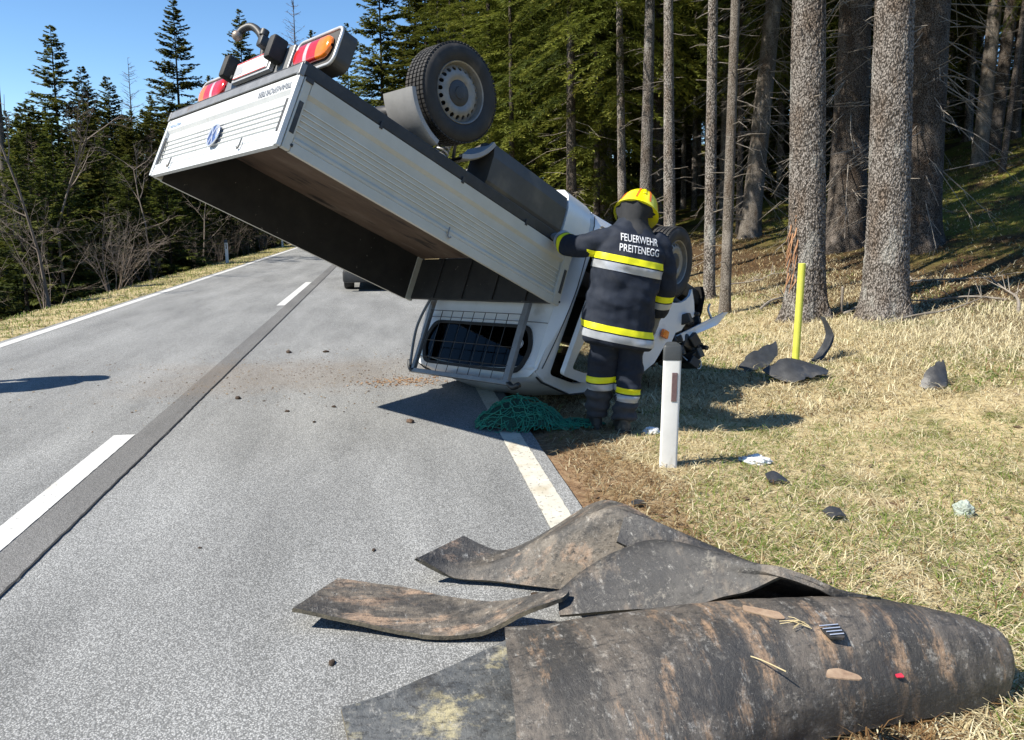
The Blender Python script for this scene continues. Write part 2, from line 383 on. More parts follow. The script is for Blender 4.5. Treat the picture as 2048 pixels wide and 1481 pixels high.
def asphalt_material(name, cols, dirt=True, fine=1.0):
    m = bpy.data.materials.new(name); m.use_nodes = True
    nt = m.node_tree; N = nt.nodes; Lk = nt.links; b = N['Principled BSDF']; b.inputs['Roughness'].default_value = .78; b.inputs['Specular IOR Level'].default_value = .35
    tc = N.new('ShaderNodeTexCoord')
    vo = N.new('ShaderNodeTexVoronoi'); vo.inputs['Scale'].default_value = 105 * fine; Lk.new(tc.outputs['Object'], vo.inputs[0])
    rp = N.new('ShaderNodeValToRGB'); e = rp.color_ramp.elements
    e[0].position, e[0].color = .05, lin(cols[0]); e[1].position, e[1].color = .95, lin(cols[2]); e.new(.5).color = lin(cols[1])
    sc = N.new('ShaderNodeSeparateColor'); Lk.new(vo.outputs['Color'], sc.inputs[0]); Lk.new(sc.outputs[0], rp.inputs[0])
    # dark bitumen between the stones
    dk = N.new('ShaderNodeMapRange'); dk.inputs['From Min'].default_value = .35; dk.inputs['From Max'].default_value = .62; dk.inputs['To Max'].default_value = .75
    Lk.new(vo.outputs['Distance'], dk.inputs[0])
    mx = N.new('ShaderNodeMix'); mx.data_type = 'RGBA'; Lk.new(dk.outputs[0], mx.inputs[0]); Lk.new(rp.outputs[0], mx.inputs[6]); mx.inputs[7].default_value = lin(tuple(c * .45 for c in cols[0]))
    src = mx.outputs[2]
    n1 = N.new('ShaderNodeTexNoise'); n1.inputs['Scale'].default_value = 1.1; n1.inputs['Detail'].default_value = 7; n1.inputs['Roughness'].default_value = .6
    mpg = N.new('ShaderNodeMapping'); mpg.inputs['Scale'].default_value = (1.6, .35, 1); Lk.new(tc.outputs['Object'], mpg.inputs[0]); Lk.new(mpg.outputs[0], n1.inputs[0])
    mr = N.new('ShaderNodeMapRange'); mr.inputs['From Min'].default_value = .3; mr.inputs['From Max'].default_value = .7; mr.inputs['To Min'].default_value = .72; mr.inputs['To Max'].default_value = 1.22
    Lk.new(n1.outputs[0], mr.inputs[0])
    hs = N.new('ShaderNodeHueSaturation'); Lk.new(src, hs.inputs['Color']); Lk.new(mr.outputs[0], hs.inputs['Value']); src = hs.outputs[0]
    if dirt:
        # soil thrown across both lanes by the crash: a band with ragged edges
        sx = N.new('ShaderNodeSeparateXYZ'); Lk.new(tc.outputs['Object'], sx.inputs[0])
        n2 = N.new('ShaderNodeTexNoise'); n2.inputs['Scale'].default_value = 2.6; n2.inputs['Detail'].default_value = 8; n2.inputs['Roughness'].default_value = .75; Lk.new(tc.outputs['Object'], n2.inputs[0])
        def m2(op, a, bb):
            q = N.new('ShaderNodeMath'); q.operation = op
            for i, s_ in enumerate((a, bb)):
                if isinstance(s_, (int, float)): q.inputs[i].default_value = s_
                else: Lk.new(s_, q.inputs[i])
            return q.outputs[0]
        yc = m2('MULTIPLY_ADD', sx.outputs[0], .25); N.active = None
        line = m2('SUBTRACT', sx.outputs[1], m2('ADD', m2('MULTIPLY', sx.outputs[0], .05), 8.2))
        d1 = m2('SUBTRACT', 1.0, m2('DIVIDE', m2('ABSOLUTE', line, 0), 1.5))
        xm = m2('SUBTRACT', 1.0, m2('DIVIDE', m2('ABSOLUTE', m2('SUBTRACT', sx.outputs[0], -1.0), 0), 2.6))
        mask = m2('MULTIPLY', m2('MINIMUM', d1, xm), 1.0)
        msk = N.new('ShaderNodeMapRange'); msk.inputs['From Min'].default_value = .75; msk.inputs['From Max'].default_value = 1.2
        Lk.new(m2('ADD', mask, m2('MULTIPLY', n2.outputs[0], .9)), msk.inputs[0])
        cl = N.new('ShaderNodeClamp'); Lk.new(msk.outputs[0], cl.inputs[0]); f = m2('MULTIPLY', cl.outputs[0], .3)
        m3 = N.new('ShaderNodeMix'); m3.data_type = 'RGBA'; Lk.new(f, m3.inputs[0]); Lk.new(src, m3.inputs[6]); m3.inputs[7].default_value = (.17, .125, .08, 1); src = m3.outputs[2]
    Lk.new(src, b.inputs['Base Color'])
    bp = N.new('ShaderNodeBump'); bp.inputs['Strength'].default_value = .55; bp.inputs['Distance'].default_value = .004; bp.invert = True
    Lk.new(vo.outputs['Distance'], bp.inputs['Height']); Lk.new(bp.outputs[0], b.inputs['Normal'])
    return m
MT['asphalt'] = asphalt_material('asphalt', [(.191, .195, .191), (.284, .289, .284), (.400, .405, .397)], True, 1.5)
MT['asphalt_seam'] = asphalt_material('asphalt_seam', [(.131, .130, .125), (.188, .185, .179), (.244, .241, .234)], True, 2.0)
MT['road_paint'] = mat('road_paint', [(.3, (.46, .46, .44)), (.7, (.58, .58, .56))], 9, .6, .25, bscale=120, bdist=.003, spots=[((.22, .22, .21), 55, .63, .06), ((.4, .37, .3), 3, .6, .2)])
MT['road_paint_yellowed'] = mat('road_paint_yellowed', [(.3, (.42, .405, .34)), (.7, (.55, .53, .46))], 7, .65, .25, bscale=120, bdist=.003, spots=[((.2, .18, .15), 45, .6, .06), ((.36, .3, .2), 4, .56, .2)])
MT['crack'] = mat('crack', [(.3, (.008, .008, .008)), (.7, (.02, .02, .02))], 30, .9)
def strip_sheet(name, mid, y0, y1, w, z, m, wig=0.0, step=1.0, parent=None, ragged=0.0):
    b = MB(); n = max(2, int((y1 - y0) / step)); vs_ = []; fs_ = []
    for i in range(n + 1):
        y = y0 + (y1 - y0) * i / n
        off = wig * (mnoise.noise((y * 2.3, 3.3, 0)) + .5 * mnoise.noise((y * 9.0, 1.3, 0)))
        e1 = ragged * mnoise.noise((y * 14, 7, 0)); e2 = ragged * mnoise.noise((y * 14, 17, 0))
        vs_ += [(mid - w / 2 + off + e1, y, z), (mid + w / 2 + off + e2, y, z)]
        if i: fs_.append((2 * i - 2, 2 * i - 1, 2 * i + 1, 2 * i))
    b.add(vs_, fs_); o = b.build(name, m, parent); return o
road = strip_sheet('road', -2.02, -30, 160, 6.14, 0.0, 'asphalt', 0, .15, None, .012); tag(road, kind='structure')
strip_sheet('seam_band', -1.795, -30, 160, .215, .004, 'asphalt_seam', 0, .5, road, .006)
strip_sheet('crack', -1.688, -5, 60, .012, .008, 'crack', .006, .03, road, .006)
strip_sheet('edge_line', -4.92, -30, 160, .15, .004, 'road_paint', 0, .12, road, .004)
strip_sheet('edge_line', .885, -30, 160, .15, .004, 'road_paint_yellowed', 0, .05, road, .006)
for (a, b_) in ((-.2, 5.98), (14.9, 20.4), (29.5, 35), (44, 49.5)):
    strip_sheet('lane_dash', -1.985, a, b_, .15, .0045, 'road_paint', 0, .05, road, .004)

# ------------------------------------------------------------------ overturned pickup truck (own frame: x right, y forward, z up, origin on the rear edge of the bed floor)
BL, BW, BH = 2.587, .97, .45
truck = empty('pickup_truck'); tag(truck, 'white flatbed pickup truck lying upside down on its cab with its tail in the air', 'truck')
truck.matrix_world = Matrix(((-0.58167, 0.74798, -0.31965, -1.01067), (0.81172, 0.50836, -0.28754, 5.58092), (-0.05258, -0.42673, -0.90285, 2.37102), (0, 0, 0, 1)))
def P(b, name, m, parent=truck, smooth=False, angle=None): return b.build(name, m, parent, smooth, angle)

# bed
b = MB(); b.box((-.94, .03, .0), (.94, BL - .03, .02)); P(b, 'bed_floor', 'plywood')
b = MB()
for lo, hi in (((-.965, .0, -.085), (-.92, BL, -.002)), ((.92, .0, -.085), (.965, BL, -.002)), ((-.918, .0, -.085), (.918, .05, -.002)), ((-.918, BL - .05, -.085), (.918, BL, -.002))): b.box(lo, hi, 0, .006)
for i in range(7): b.box((-.915, .3 + i * .33, -.075), (.915, .36 + i * .33, -.003))
b.box((-.915, .055, -.012), (.915, BL - .055, -.004))
bf = P(b, 'bed_frame', 'black_steel')
b = MB(); b.box((-.96, -.012, -.06), (.96, -.002, -.004), 0, .003); b.box((-.972, -.016, -.062), (-.94, .02, .012), 0, .004); b.box((.94, -.016, -.062), (.972, .02, .012), 0, .004)
P(b, 'rear_edge_trim', 'grey_steel')
# extruded aluminium board section: (height, inset)
SEC = [(0.0, 0), (.085, 0), (.108, .02), (.15, .02)]
for zc in (.172, .207, .242, .277, .312): SEC += [(zc - .0055, .02), (zc - .002, .011), (zc + .002, .011), (zc + .0055, .02)]
SEC += [(.345, .02), (.365, 0.002), (.38, .002), (.384, .006), (.39, .002), (BH, 0)]
def board(p0, p1, out, th, name, mats):
    """board from p0 to p1 along the floor edge, facing 'out'; outer skin material 0, inner 1"""
    p0, p1, out = Vector(p0), Vector(p1), Vector(out); b = MB(); n = len(SEC)
    vs_ = []
    for p in (p0, p1):
        vs_ += [p - out * d + Vector((0, 0, z)) for z, d in SEC]; vs_ += [p - out * th + Vector((0, 0, z)) for z, d in SEC]
    fs_ = []
    for j in range(n - 1): fs_.append((j, j + 2 * n, j + 1 + 2 * n, j + 1))
    b.add(vs_, fs_, 0)
    for j in range(n - 1):
        if .15 < SEC[j][0] < .33 and SEC[j][1] < .015 and SEC[j + 1][1] < .015: b.m[j] = 2  # crests get the third tone: painted highlight on sides, shadow lines on tailgate
    b.add(vs_, [(n, 2 * n - 1, 4 * n - 1, 3 * n)], 1)
    b.add(vs_, [tuple(range(n)) + tuple(range(2 * n - 1, n - 1, -1)), tuple(range(2 * n, 3 * n))[::-1] + tuple(range(3 * n, 4 * n)), (0, n, 3 * n, 2 * n), (n - 1, 3 * n - 1, 4 * n - 1, 2 * n - 1)], 0)
    return P(b, name, mats)
tg = board((-.93, 0, .004), (.93, 0, .004), (0, -1, 0), .028, 'tailgate', ['white_alu', 'black_inner', 'shaded_alu'])
sl = board((-.97, .085, .004), (-.97, BL - .09, .004), (-1, 0, 0), .028, 'side_board', ['shaded_alu', 'black_inner', 'rib_highlight'])
sr = board((.97, .085, .004), (.97, BL - .09, .004), (1, 0, 0), .028, 'side_board', ['shaded_alu', 'black_inner', 'rib_highlight'])
b = MB(); b.box((-.945, BL - .03, .021), (.945, BL - .002, .43), 0, .004)
for x in (-.6, -.2, .2, .6): b.box((x - .02, BL - .045, .03), (x + .02, BL - .031, .42), 0, .003)
P(b, 'headboard', 'black_inner')
# tailgate side frames, corner posts with lock slots
for sgn in (-1, 1):
    b = MB(); b.box((min(sgn * .93, sgn * .966), -.006, .005), (max(sgn * .93, sgn * .966), .026, BH), 0, .004); P(b, 'end_frame', 'white_alu', tg)
    b = MB(); b.box((min(sgn * .895, sgn * .918), -.0035, .15), (max(sgn * .895, sgn * .918), .004, .36), 0, .002); P(b, 'lock_slot', 'black_plastic', tg)
    for (y0, y1) in ((.03, .083), (BL - .088, BL - .004)):
        b = MB(); b.box((min(sgn * .935, sgn * .972), y0, .002), (max(sgn * .935, sgn * .972), y1, BH), 0, .005); cp = P(b, 'corner_post', 'shaded_alu')
        ym = (y0 + y1) / 2 + (.0 if y0 < 1 else .012)
        b = MB(); b.box((min(sgn * .970, sgn * .976), ym - .016, .15), (max(sgn * .970, sgn * .976), ym + .014, .35), 0, .003); P(b, 'lock_handle', 'black_plastic', cp)
        b = MB(); b.box((min(sgn * .965, sgn * .979), ym - .022, .0), (max(sgn * .965, sgn * .979), ym + .03, .028), 0, .003); P(b, 'hinge', 'black_plastic', cp)
        b = MB(); b.box((min(sgn * .965, sgn * .978), ym + .018, BH - .045), (max(sgn * .965, sgn * .978), ym + .034, BH - .028), 0, .003); P(b, 'bolt', 'black_plastic', cp)
    for y in (.59, 1.32, 2.0):
        b = MB(); x0, x1 = sorted((sgn * .968, sgn * .977)); b.box((x0, y - .012, -.03), (x1, y + .012, .018), 0, .003); P(b, 'hinge', 'black_steel', sl if sgn < 0 else sr)
# rope hooks
def jhook(parent, base, out, along):
    base, out, along = Vector(base), Vector(out), Vector(along)
    pts = [base + out * .004 + Vector((0, 0, .0)), base + out * .012 - Vector((0, 0, .05)), base + out * .012 - Vector((0, 0, .05)), base + out * .012 + Vector((0, 0, .012)) + along * .004, base + out * .012 + Vector((0, 0, .02)) + along * .02, base + out * .012 + Vector((0, 0, .008)) + along * .034]
    b = MB(); b.tube(pts[1:], .0055, 6); P(b, 'rope_hook', 'grey_steel', parent, True)
for x in (-.49, .61): jhook(tg, (x, 0, .4), (0, -1, 0), (1, 0, 0))
for y in (1.32,): jhook(sl, (-.97, y, .4), (-1, 0, 0), (0, 1, 0))
# maker's roundel on the tailgate
def roundel(parent, c, r):
    b = MB(); b.lathe([(-.004, r * .99), (-.01, r * .97), (-.012, r * .9), (-.010, r * .84), (-.006, r * .82)], (c[0], 0, c[2]), 'y', 36); ring = P(b, 'emblem_ring', 'chrome', parent, True)
    b = MB(); b.lathe([(-.003, r * .985), (-.007, r * .84), (-.007, 0.001)], (c[0], 0, c[2]), 'y', 36); P(b, 'emblem_disc', 'chrome_blue', parent)
    b = MB()
    def bar(x0, z0, x1, z1, w=.14):
        p = Vector((x0, 0, z0)) * r; q = Vector((x1, 0, z1)) * r; d = (q - p).normalized(); n_ = Vector((-d.z, 0, d.x)) * w * r / 2
        vs_ = [p - n_, q - n_, q + n_, p + n_]; vs_ = [(v.x + c[0], -.0075, v.z + c[2]) for v in vs_] + [(v.x + c[0], -.0125, v.z + c[2]) for v in vs_]
        b.add(vs_, [(0, 3, 2, 1), (4, 5, 6, 7), (0, 1, 5, 4), (1, 2, 6, 5), (2, 3, 7, 6), (3, 0, 4, 7)])
    bar(-.36, .78, 0, .02); bar(.36, .78, 0, .02)
    bar(-.80, .28, -.40, -.76); bar(-.40, -.76, 0, .0); bar(0, 0, .40, -.76); bar(.40, -.76, .80, .28)
    P(b, 'emblem_letters', 'chrome', parent)
roundel(tg, (0, 0, .26), .085)
def lettering(s, size, x0, z0, wide, m, parent, y=-.0045):
    me = text_mesh(s, size); xs = [v.co.x for v in me.vertices]; k = wide / (max(xs) - min(xs)); mn = min(xs)
    for v in me.vertices: v.co = Vector((x0 + (v.co.x - mn) * k, y, z0 + v.co.y))
    me.materials.clear(); me.materials.append(MT[m]); o = link('lettering', me, parent); return o
lettering('TRANSPORTER', .056, -.90, .040, .42, 'text_grey', tg)
lettering('4MOTION', .032, .70, .05, .20, 'text_blue', tg)

# rear lamp bar, number plate, buffers, tow ball
REAR = Vector((0, -.05, -.035)); NOBJ = set(truck.children)
def lamp(sgn):
    # lens cluster on a rear facing housing
    x0, x1 = (-.93, -.46) if sgn < 0 else (.46, .93)
    b = MB(); out = [(u, v) for u, v in rrect(x0 - .05 if sgn < 0 else x0, -.37, x1 if sgn < 0 else x1 + .05, -.125, .05)]
    b.panel(out, [], lambda u, v: (u, .20, v), .11)
    hb = P(b, 'tail_lamp', 'dark_plastic')
    b = MB(); rim = rrect(x0 - .05 if sgn < 0 else x0, -.37, x1 if sgn < 0 else x1 + .05, -.125, .05)
    b.tube([(u, .198, v) for u, v in rim] + [(rim[0][0], .198, rim[0][1])], .011, 8); P(b, 'lamp_guard', 'bright_steel', hb, True)
    def lens(u0, u1, m, name, rl, rr_):
        b = MB(); zc, hz = -.247, .075; n = 14; rings = []
        for i in range(n + 1):
            t = i / n; u = u0 + (u1 - u0) * t
            k = 1.0
            if rl: k = min(k, math.sqrt(max(.02, 1 - (1 - min(1, (u - u0) / .07)) ** 2)))
            if rr_: k = min(k, math.sqrt(max(.02, 1 - (1 - min(1, (u1 - u) / .07)) ** 2)))
            rings.append([(u, .19 - .036 * math.sqrt(max(0, math.cos(math.pi * (j / 10 - .5)))) * (k ** .5), zc + hz * k * math.sin(math.pi * (j / 10 - .5)) ) for j in range(11)])
        b.loft(rings, caps=False, closed=False); P(b, name, m, hb, True)
    if sgn < 0: lens(-.93, -.80, 'orange_lens', 'indicator_lens', True, False); lens(-.80, -.695, 'red_lens', 'brake_lens', False, False); lens(-.695, -.655, 'clear_lens', 'reversing_lens', False, False); lens(-.655, -.50, 'red_lens', 'fog_lens', False, True)
    else: lens(.80, .93, 'orange_lens', 'indicator_lens', False, True); lens(.695, .80, 'red_lens', 'brake_lens', False, False); lens(.655, .695, 'clear_lens', 'reversing_lens', False, False); lens(.50, .655, 'red_lens', 'fog_lens', True, False)
lamp(-1); lamp(1)
b = MB(); b.box((-.46, .17, -.36), (.46, .22, -.15), 0, .01); b.box((-.5, .22, -.30), (.5, .27, -.18), 0, .01); P(b, 'lamp_bar', 'grey_steel')
for x in (-.63, .63):
    b = MB(); b.box((x - .03, .2, -.2), (x + .03, .3, -.08)); P(b, 'bar_bracket', 'black_steel')
for x in (-.33, .33):
    b = MB(); b.box((x - .042, .06, -.39), (x + .042, .168, -.225), 0, .018); P(b, 'rubber_buffer', 'rubber', truck, True, 40)
b = MB(); b.box((-.27, .13, -.345), (.27, .165, -.19), 0, .006); np_ = P(b, 'plate_holder', 'bright_steel')
b = MB(); b.box((-.245, .122, -.327), (.245, .129, -.208), 0, .003); P(b, 'number_plate', 'plate_white', np_)
for (x0, x1, z0, z1, mm) in ((.12, .238, -.3, -.235, 'plate_grey'), (.02, .12, -.31, -.26, 'plate_white'), (-.238, .238, -.3265, -.321, 'plate_red'), (-.238, .238, -.214, -.2085, 'plate_red')):
    b = MB(); b.box((x0, .1195, z0), (x1, .1216, z1)); P(b, 'plate_field', mm, np_)
b = MB(); b.lathe([(-.012, .001), (-.012, .014), (.0, .014)], (.258, .124, -.232), 'y', 12); P(b, 'plate_screw', 'black_plastic', np_)
hk = [(-.02, .2, -.22), (-.03, .17, -.34), (-.02, .15, -.44), (.03, .11, -.52), (.09, .07, -.555), (.14, .04, -.53), (.165, .03, -.49)]
b = MB(); b.tube(catmull(hk, 24), [.027] * 12 + [.026] * 6 + [.024] * 6, 12); tb = P(b, 'tow_hitch', 'black_plastic', truck, True)
bm = bmesh.new(); bmesh.ops.create_uvsphere(bm, u_segments=16, v_segments=12, radius=.036); me = bpy.data.meshes.new('tow_ball'); 
for v in bm.verts: v.co += Vector((.17, .028, -.475))
for f in bm.faces: f.smooth = True
bm.to_mesh(me); bm.free(); me.materials.append(mat('rusty_ball', [(.3, (.18, .13, .1)), (.7, (.32, .27, .23))], 20, .5, metal=.5)); link('tow_ball', me, tb)
b = MB(); b.box((-.12, .08, -.46), (-.05, .16, -.38), 0, .015); b.tube([(-.085, .1, -.46), (-.085, .1, -.50)], .03, 10); P(b, 'trailer_socket', 'black_plastic', truck, True, 40)

for o in truck.children:
    if o not in NOBJ: o.location = REAR
# chassis under the bed
b = MB()
for x in (-.42, .42):
    b.box((x - .035, .1, -.17), (x + .035, 4.6, -.09), 0, .008)
for y in (.25, .9, 1.7, 2.4): b.box((-.384, y, -.16), (.384, y + .07, -.1), 0, .006)
P(b, 'chassis_rail', 'black_steel')
b = MB(); b.tube([(-.72, 1.11, -.54), (.72, 1.11, -.54)], .05, 12); b.lathe([(-.14, .05), (-.1, .06), (0, .07), (.1, .06), (.14, .05)], (.0, 1.11, -.54), 'x', 16)
for x in (-.5, .5):
    b.box((x - .04, .9, -.48), (x + .04, 1.3, -.42), 0, .01); b.tube([(x, 1.0, -.48), (x, .95, -.12)], .03, 8); b.tube([(x * 1.1, 1.2, -.48), (x * 1.1, 1.22, -.26)], .055, 10)
P(b, 'rear_axle', 'black_steel', truck, True, 40)
b = MB(); b.tube([(0, 1.3, -.5), (0, 3.2, -.42)], .035, 10); P(b, 'prop_shaft', 'grey_steel', truck, True)
b = MB(); b.box((.45, 1.55, -.4), (.9, 2.45, -.12), 0, .05); P(b, 'fuel_tank', 'black_plastic', truck, True, 40)
b = MB(); b.tube(catmull([(-.25, 3.6, -.4), (-.28, 2.6, -.4), (-.22, 1.9, -.34), (-.22, 1.7, -.25), (-.22, 1.5, -.18)], 20), .035, 8); b.tube([(-.27, 2.5, -.4), (-.24, 1.9, -.39)], .1, 12); P(b, 'exhaust_pipe', 'grey_steel', truck, True, 40)
b = MB(); b.box((-.8, 3.1, -.55), (.8, 4.85, -.38), 0, .06); P(b, 'undertray', 'black_plastic', truck, True, 40)
# long dark sill box between the wheels (left side seen)
for sgn in (-1, 1):
    b = MB(); prof = [(sgn * .93, -.06), (sgn * .955, -.12), (sgn * .955, -.30), (sgn * .93, -.40), (sgn * .80, -.43), (sgn * .70, -.40), (sgn * .70, -.06)]
    if sgn > 0: prof = prof[::-1]
    b.loft([[(x, y, z) for x, z in prof] for y in (1.53, 2.39)]); P(b, 'side_skirt', 'dark_plastic')

# wheels
def wheel(cx, cy, cz, sgn, steer=0.0):
    w = empty('wheel'); w.parent = truck; w.location = (cx, cy, cz); w.rotation_euler = (0, 0, (math.pi if sgn > 0 else 0) + steer)   # outer side is -x of the wheel
    r = .335; prof = [(-.085, .205), (-.1, .225), (-.112, .26), (-.108, .295), (-.1, .315), (-.088, .327)]
    for xg in (-.06, -.02, .02, .06): prof += [(xg - .010, r - .002), (xg - .006, r - .012), (xg + .006, r - .012), (xg + .010, r - .002)]
    prof += [(.088, .327), (.1, .315), (.108, .295), (.112, .26), (.1, .225), (.085, .205)]
    b = MB(); b.lathe(prof, (0, 0, 0), 'x', 64)
    # tread blocks: small sipes cut as raised lugs along the shoulder
    for k in range(72):
        a = 2 * math.pi * k / 72
        for xg in (-.078, -.04, 0, .04, .078):
            ct = Vector((xg, math.cos(a) * (r - .001), math.sin(a) * (r - .001))); tdir = Vector((0, -math.sin(a), math.cos(a))); rd = Vector((0, math.cos(a), math.sin(a)))
            vs_ = [ct + Vector((sx * .013, 0, 0)) + tdir * st * .011 + rd * h_ for h_ in (-.006, .003) for sx, st in ((-1, -1), (1, -1), (1, 1), (-1, 1))]
            b.add(vs_, [(4, 5, 6, 7), (0, 1, 5, 4), (1, 2, 6, 5), (2, 3, 7, 6), (3, 0, 4, 7)])
    ty = P(b, 'tyre', 'rubber', w, True, 35)
    b = MB(); b.lathe([(-.088, .212), (-.096, .208), (-.09, .2), (-.06, .195), (-.045, .19)], (0, 0, 0), 'x', 48); b.lathe([(.085, .21), (.08, .19), (-.045, .192)], (0, 0, 0), 'x', 48)
    rm = P(b, 'rim', 'rim_grey', w, True, 35)
    b = MB(); holes = [circle(.164 * math.cos(a), .164 * math.sin(a), .0155, 10) for a in [2 * math.pi * k / 20 for k in range(20)]]
    def dm(u, v):
        q = math.hypot(u, v); return (-.05 - .03 * max(0, 1 - ((q - .125) / .06) ** 2), v, u)
    b.panel(circle(0, 0, .193, 60), holes + [circle(0, 0, .088, 36)], dm, .008, .022); P(b, 'wheel_disc', 'rim_grey', rm, True, 40)
    b = MB(); b.lathe([(-.06, .092), (-.072, .086), (-.078, .07), (-.08, .045), (-.086, .04), (-.088, .001)], (0, 0, 0), 'x', 32); P(b, 'hub_cap', 'black_plastic', rm, True, 40)
    b = MB(); b.lathe([(-.03, .19), (-.028, .05), (-.028, .001)], (0, 0, 0), 'x', 32); P(b, 'brake_disc', 'black_steel', rm)
    return w
wheel(-.845, 1.11, -.56, -1); wheel(.845, 1.11, -.56, 1); wheel(-.845, 4.03, -.55, -1, R(-8)); wheel(.845, 4.03, -.55, 1, R(-8))
# mudguards round the rear wheels
for sgn in (-1, 1):
    for (a0, a1, m) in ((R(100), R(153), 'grey_plastic'), (R(24), R(70), 'grey_plastic')):
        b = MB(); xo, xi = sgn * .965, sgn * .66
        prof = [(xo, .415), (xo, .445), (xo - sgn * .02, .455), (xi, .455), (xi, .435), (xo - sgn * .03, .432), (xo - sgn * .03, .415)]
        b.lathe(prof + [prof[0]], (0, 1.11, -.56), 'x', 20, 0, a0, a1, False)
        mg = P(b, 'mudguard', m, truck, True, 40)

# cab shell
def roofz(y): return float(np.interp(y, [2.69, 2.74, 2.82, 3.2, 3.4, 3.6, 3.8], [1.0, 1.06, 1.09, 1.09, 1.01, .915, .83]))
def hw(y, z):
    w = .955 - (.0 if z < .2 else .175 * min(1.3, (z - .2) / .85) ** 1.4) - (.10 * max(0, (y - 4.3) / .65) ** 2)
    if z < -.32: w -= .5 * (-.32 - z) ** 1.3
    if y < 2.80: w -= .05 * ((2.80 - y) / .11) ** 2 if y > 2.6 else 0
    return w
arch = [(4.03 + .40 * math.cos(R(a)), -.56 + .40 * math.sin(R(a))) for a in range(160, 19, -14)]
side_out = [(2.70, -.45), (3.60, -.52)] + arch + [(4.46, -.31), (4.54, -.19), (4.43, -.10), (4.36, .02), (4.27, .08), (4.24, .2), (4.14, .28), (4.10, .44), (4.0, .56), (3.8, .76), (3.6, .845), (3.4, .94), (3.2, 1.02), (2.85, 1.02), (2.74, .98), (2.70, .92)]
door_open = rpoly([(2.83, -.38), (3.52, -.42), (3.60, -.25), (3.86, -.10), (3.98, .18), (3.86, .48), (3.60, .74), (3.2, .93), (2.86, .95)], .06)
for sgn in (-1, 1):
    b = MB(); so = side_out if sgn > 0 else side_out; 
    mp = (lambda u, v: (-hw(u, v), u, v)) if sgn < 0 else (lambda u, v: (hw(u, v), u, v))
    b.panel(so, [door_open], mp, (.03 if sgn > 0 else -.03), .12); P(b, 'cab_side', 'cab_white', truck, True, 35)
# lower corner of the cab running back under the bed edge
b = MB(); b.loft([[(-.955 + k, y, z) for k, z in ((0, -.06), (-.005, -.18), (0, -.32), (.04, -.44), (.10, -.49), (.22, -.50), (.22, -.06))] for y in (2.41, 2.5, 2.705)]); P(b, 'sill_corner', 'cab_white', truck, True, 50)
b = MB(); b.loft([[(.955 - k, y, z) for k, z in ((0, -.06), (-.005, -.18), (0, -.32), (.04, -.44), (.10, -.49), (.22, -.50), (.22, -.06))] for y in (2.41, 2.5, 2.705)]); P(b, 'sill_corner', 'cab_white', truck, True, 50)
# rear wall with window
win = rpoly([(-.62, .60), (.62, .60), (.70, .80), (.62, 1.0), (-.62, 1.0), (-.70, .80)], .09, 5)
def rw(x, z): return (x, 2.695 + .05 * (abs(x) / .9) ** 8 + (.05 * max(0, (z - .95) / .1) ** 2) + (.018 if .47 < z < .53 else 0), z)
outl = [(-.90, -.45), (.90, -.45), (.92, .2), (.80, .95), (.72, 1.02), (.5, 1.045), (0, 1.055), (-.5, 1.045), (-.72, 1.02), (-.80, .95), (-.92, .2)]
b = MB(); b.panel(outl, [win], lambda u, v: rw(u, v), .03, .07); P(b, 'cab_rear_wall', 'cab_white', truck, True, 35)
b = MB(); b.panel([(u * 1.03, .8 + (v - .8) * 1.06) for u, v in win], [[(u * .97, .8 + (v - .8) * .93) for u, v in win]], lambda u, v: (u, 2.684, v), .012); rwin = P(b, 'rear_window', 'rubber')
b = MB(); b.panel([(u * .985, .8 + (v - .8) * .97) for u, v in win], [], lambda u, v: (u, 2.702, v), .004); P(b, 'pane', 'glass', rwin)
b = MB(); b.lathe([(-.0, .04), (-.0015, .04), (-.0015, .001)], (-.57, 2.678, .76), 'y', 24); stk = P(b, 'sticker', 'plate_white', rwin)
b = MB(); b.lathe([(-.0016, .034), (-.0024, .034), (-.0024, .029), (-.0016, .029)], (-.57, 2.678, .76), 'y', 24); P(b, 'sticker_print', 'text_grey', rwin)
for sgn in (-1, 1):
    b = MB(); b.tube([(sgn * (hw(2.765, z) + .001), 2.765, z) for z in np.linspace(-.42, .93, 16)], .0045, 6); P(b, 'body_seam', 'black_plastic')
    b = MB(); b.tube([(sgn * hw(y, roofz(y) - .07) * .985, y, roofz(y) - .06) for y in np.linspace(2.76, 3.78, 14)], .008, 6); P(b, 'roof_gutter', 'black_plastic')
b = MB(); b.tube([(x, 2.695 + .05 * (abs(x) / .9) ** 8 - .001, .555) for x in np.linspace(-.8, .8, 15)], .004, 6); P(b, 'body_seam', 'grey_steel')
for k in range(7):
    g = random.Random(k); x0 = g.uniform(-.75, -.2); y0 = g.uniform(1.25, 1.6); b = MB(); b.tube(catmull([(x0, y0, -.12), (x0 + g.uniform(-.1, .1), y0 - .1, -.25), (x0 + g.uniform(-.15, .15), y0 - .25, -.3 - g.random() * .1), (x0, y0 - .45, -.42)], 14), g.choice([.008, .012, .018]), 6); P(b, 'brake_hose', 'black_plastic' if k % 2 else 'bright_steel', truck, True)
b = MB(); b.tube([(-.62 + .05 * math.cos(a), 1.32 + .05 * math.sin(a), -.14 - .035 * a / 6.283 * 1.0) for a in np.linspace(0, 44, 130)], .008, 6); P(b, 'coil_spring', 'bright_steel', truck, True)
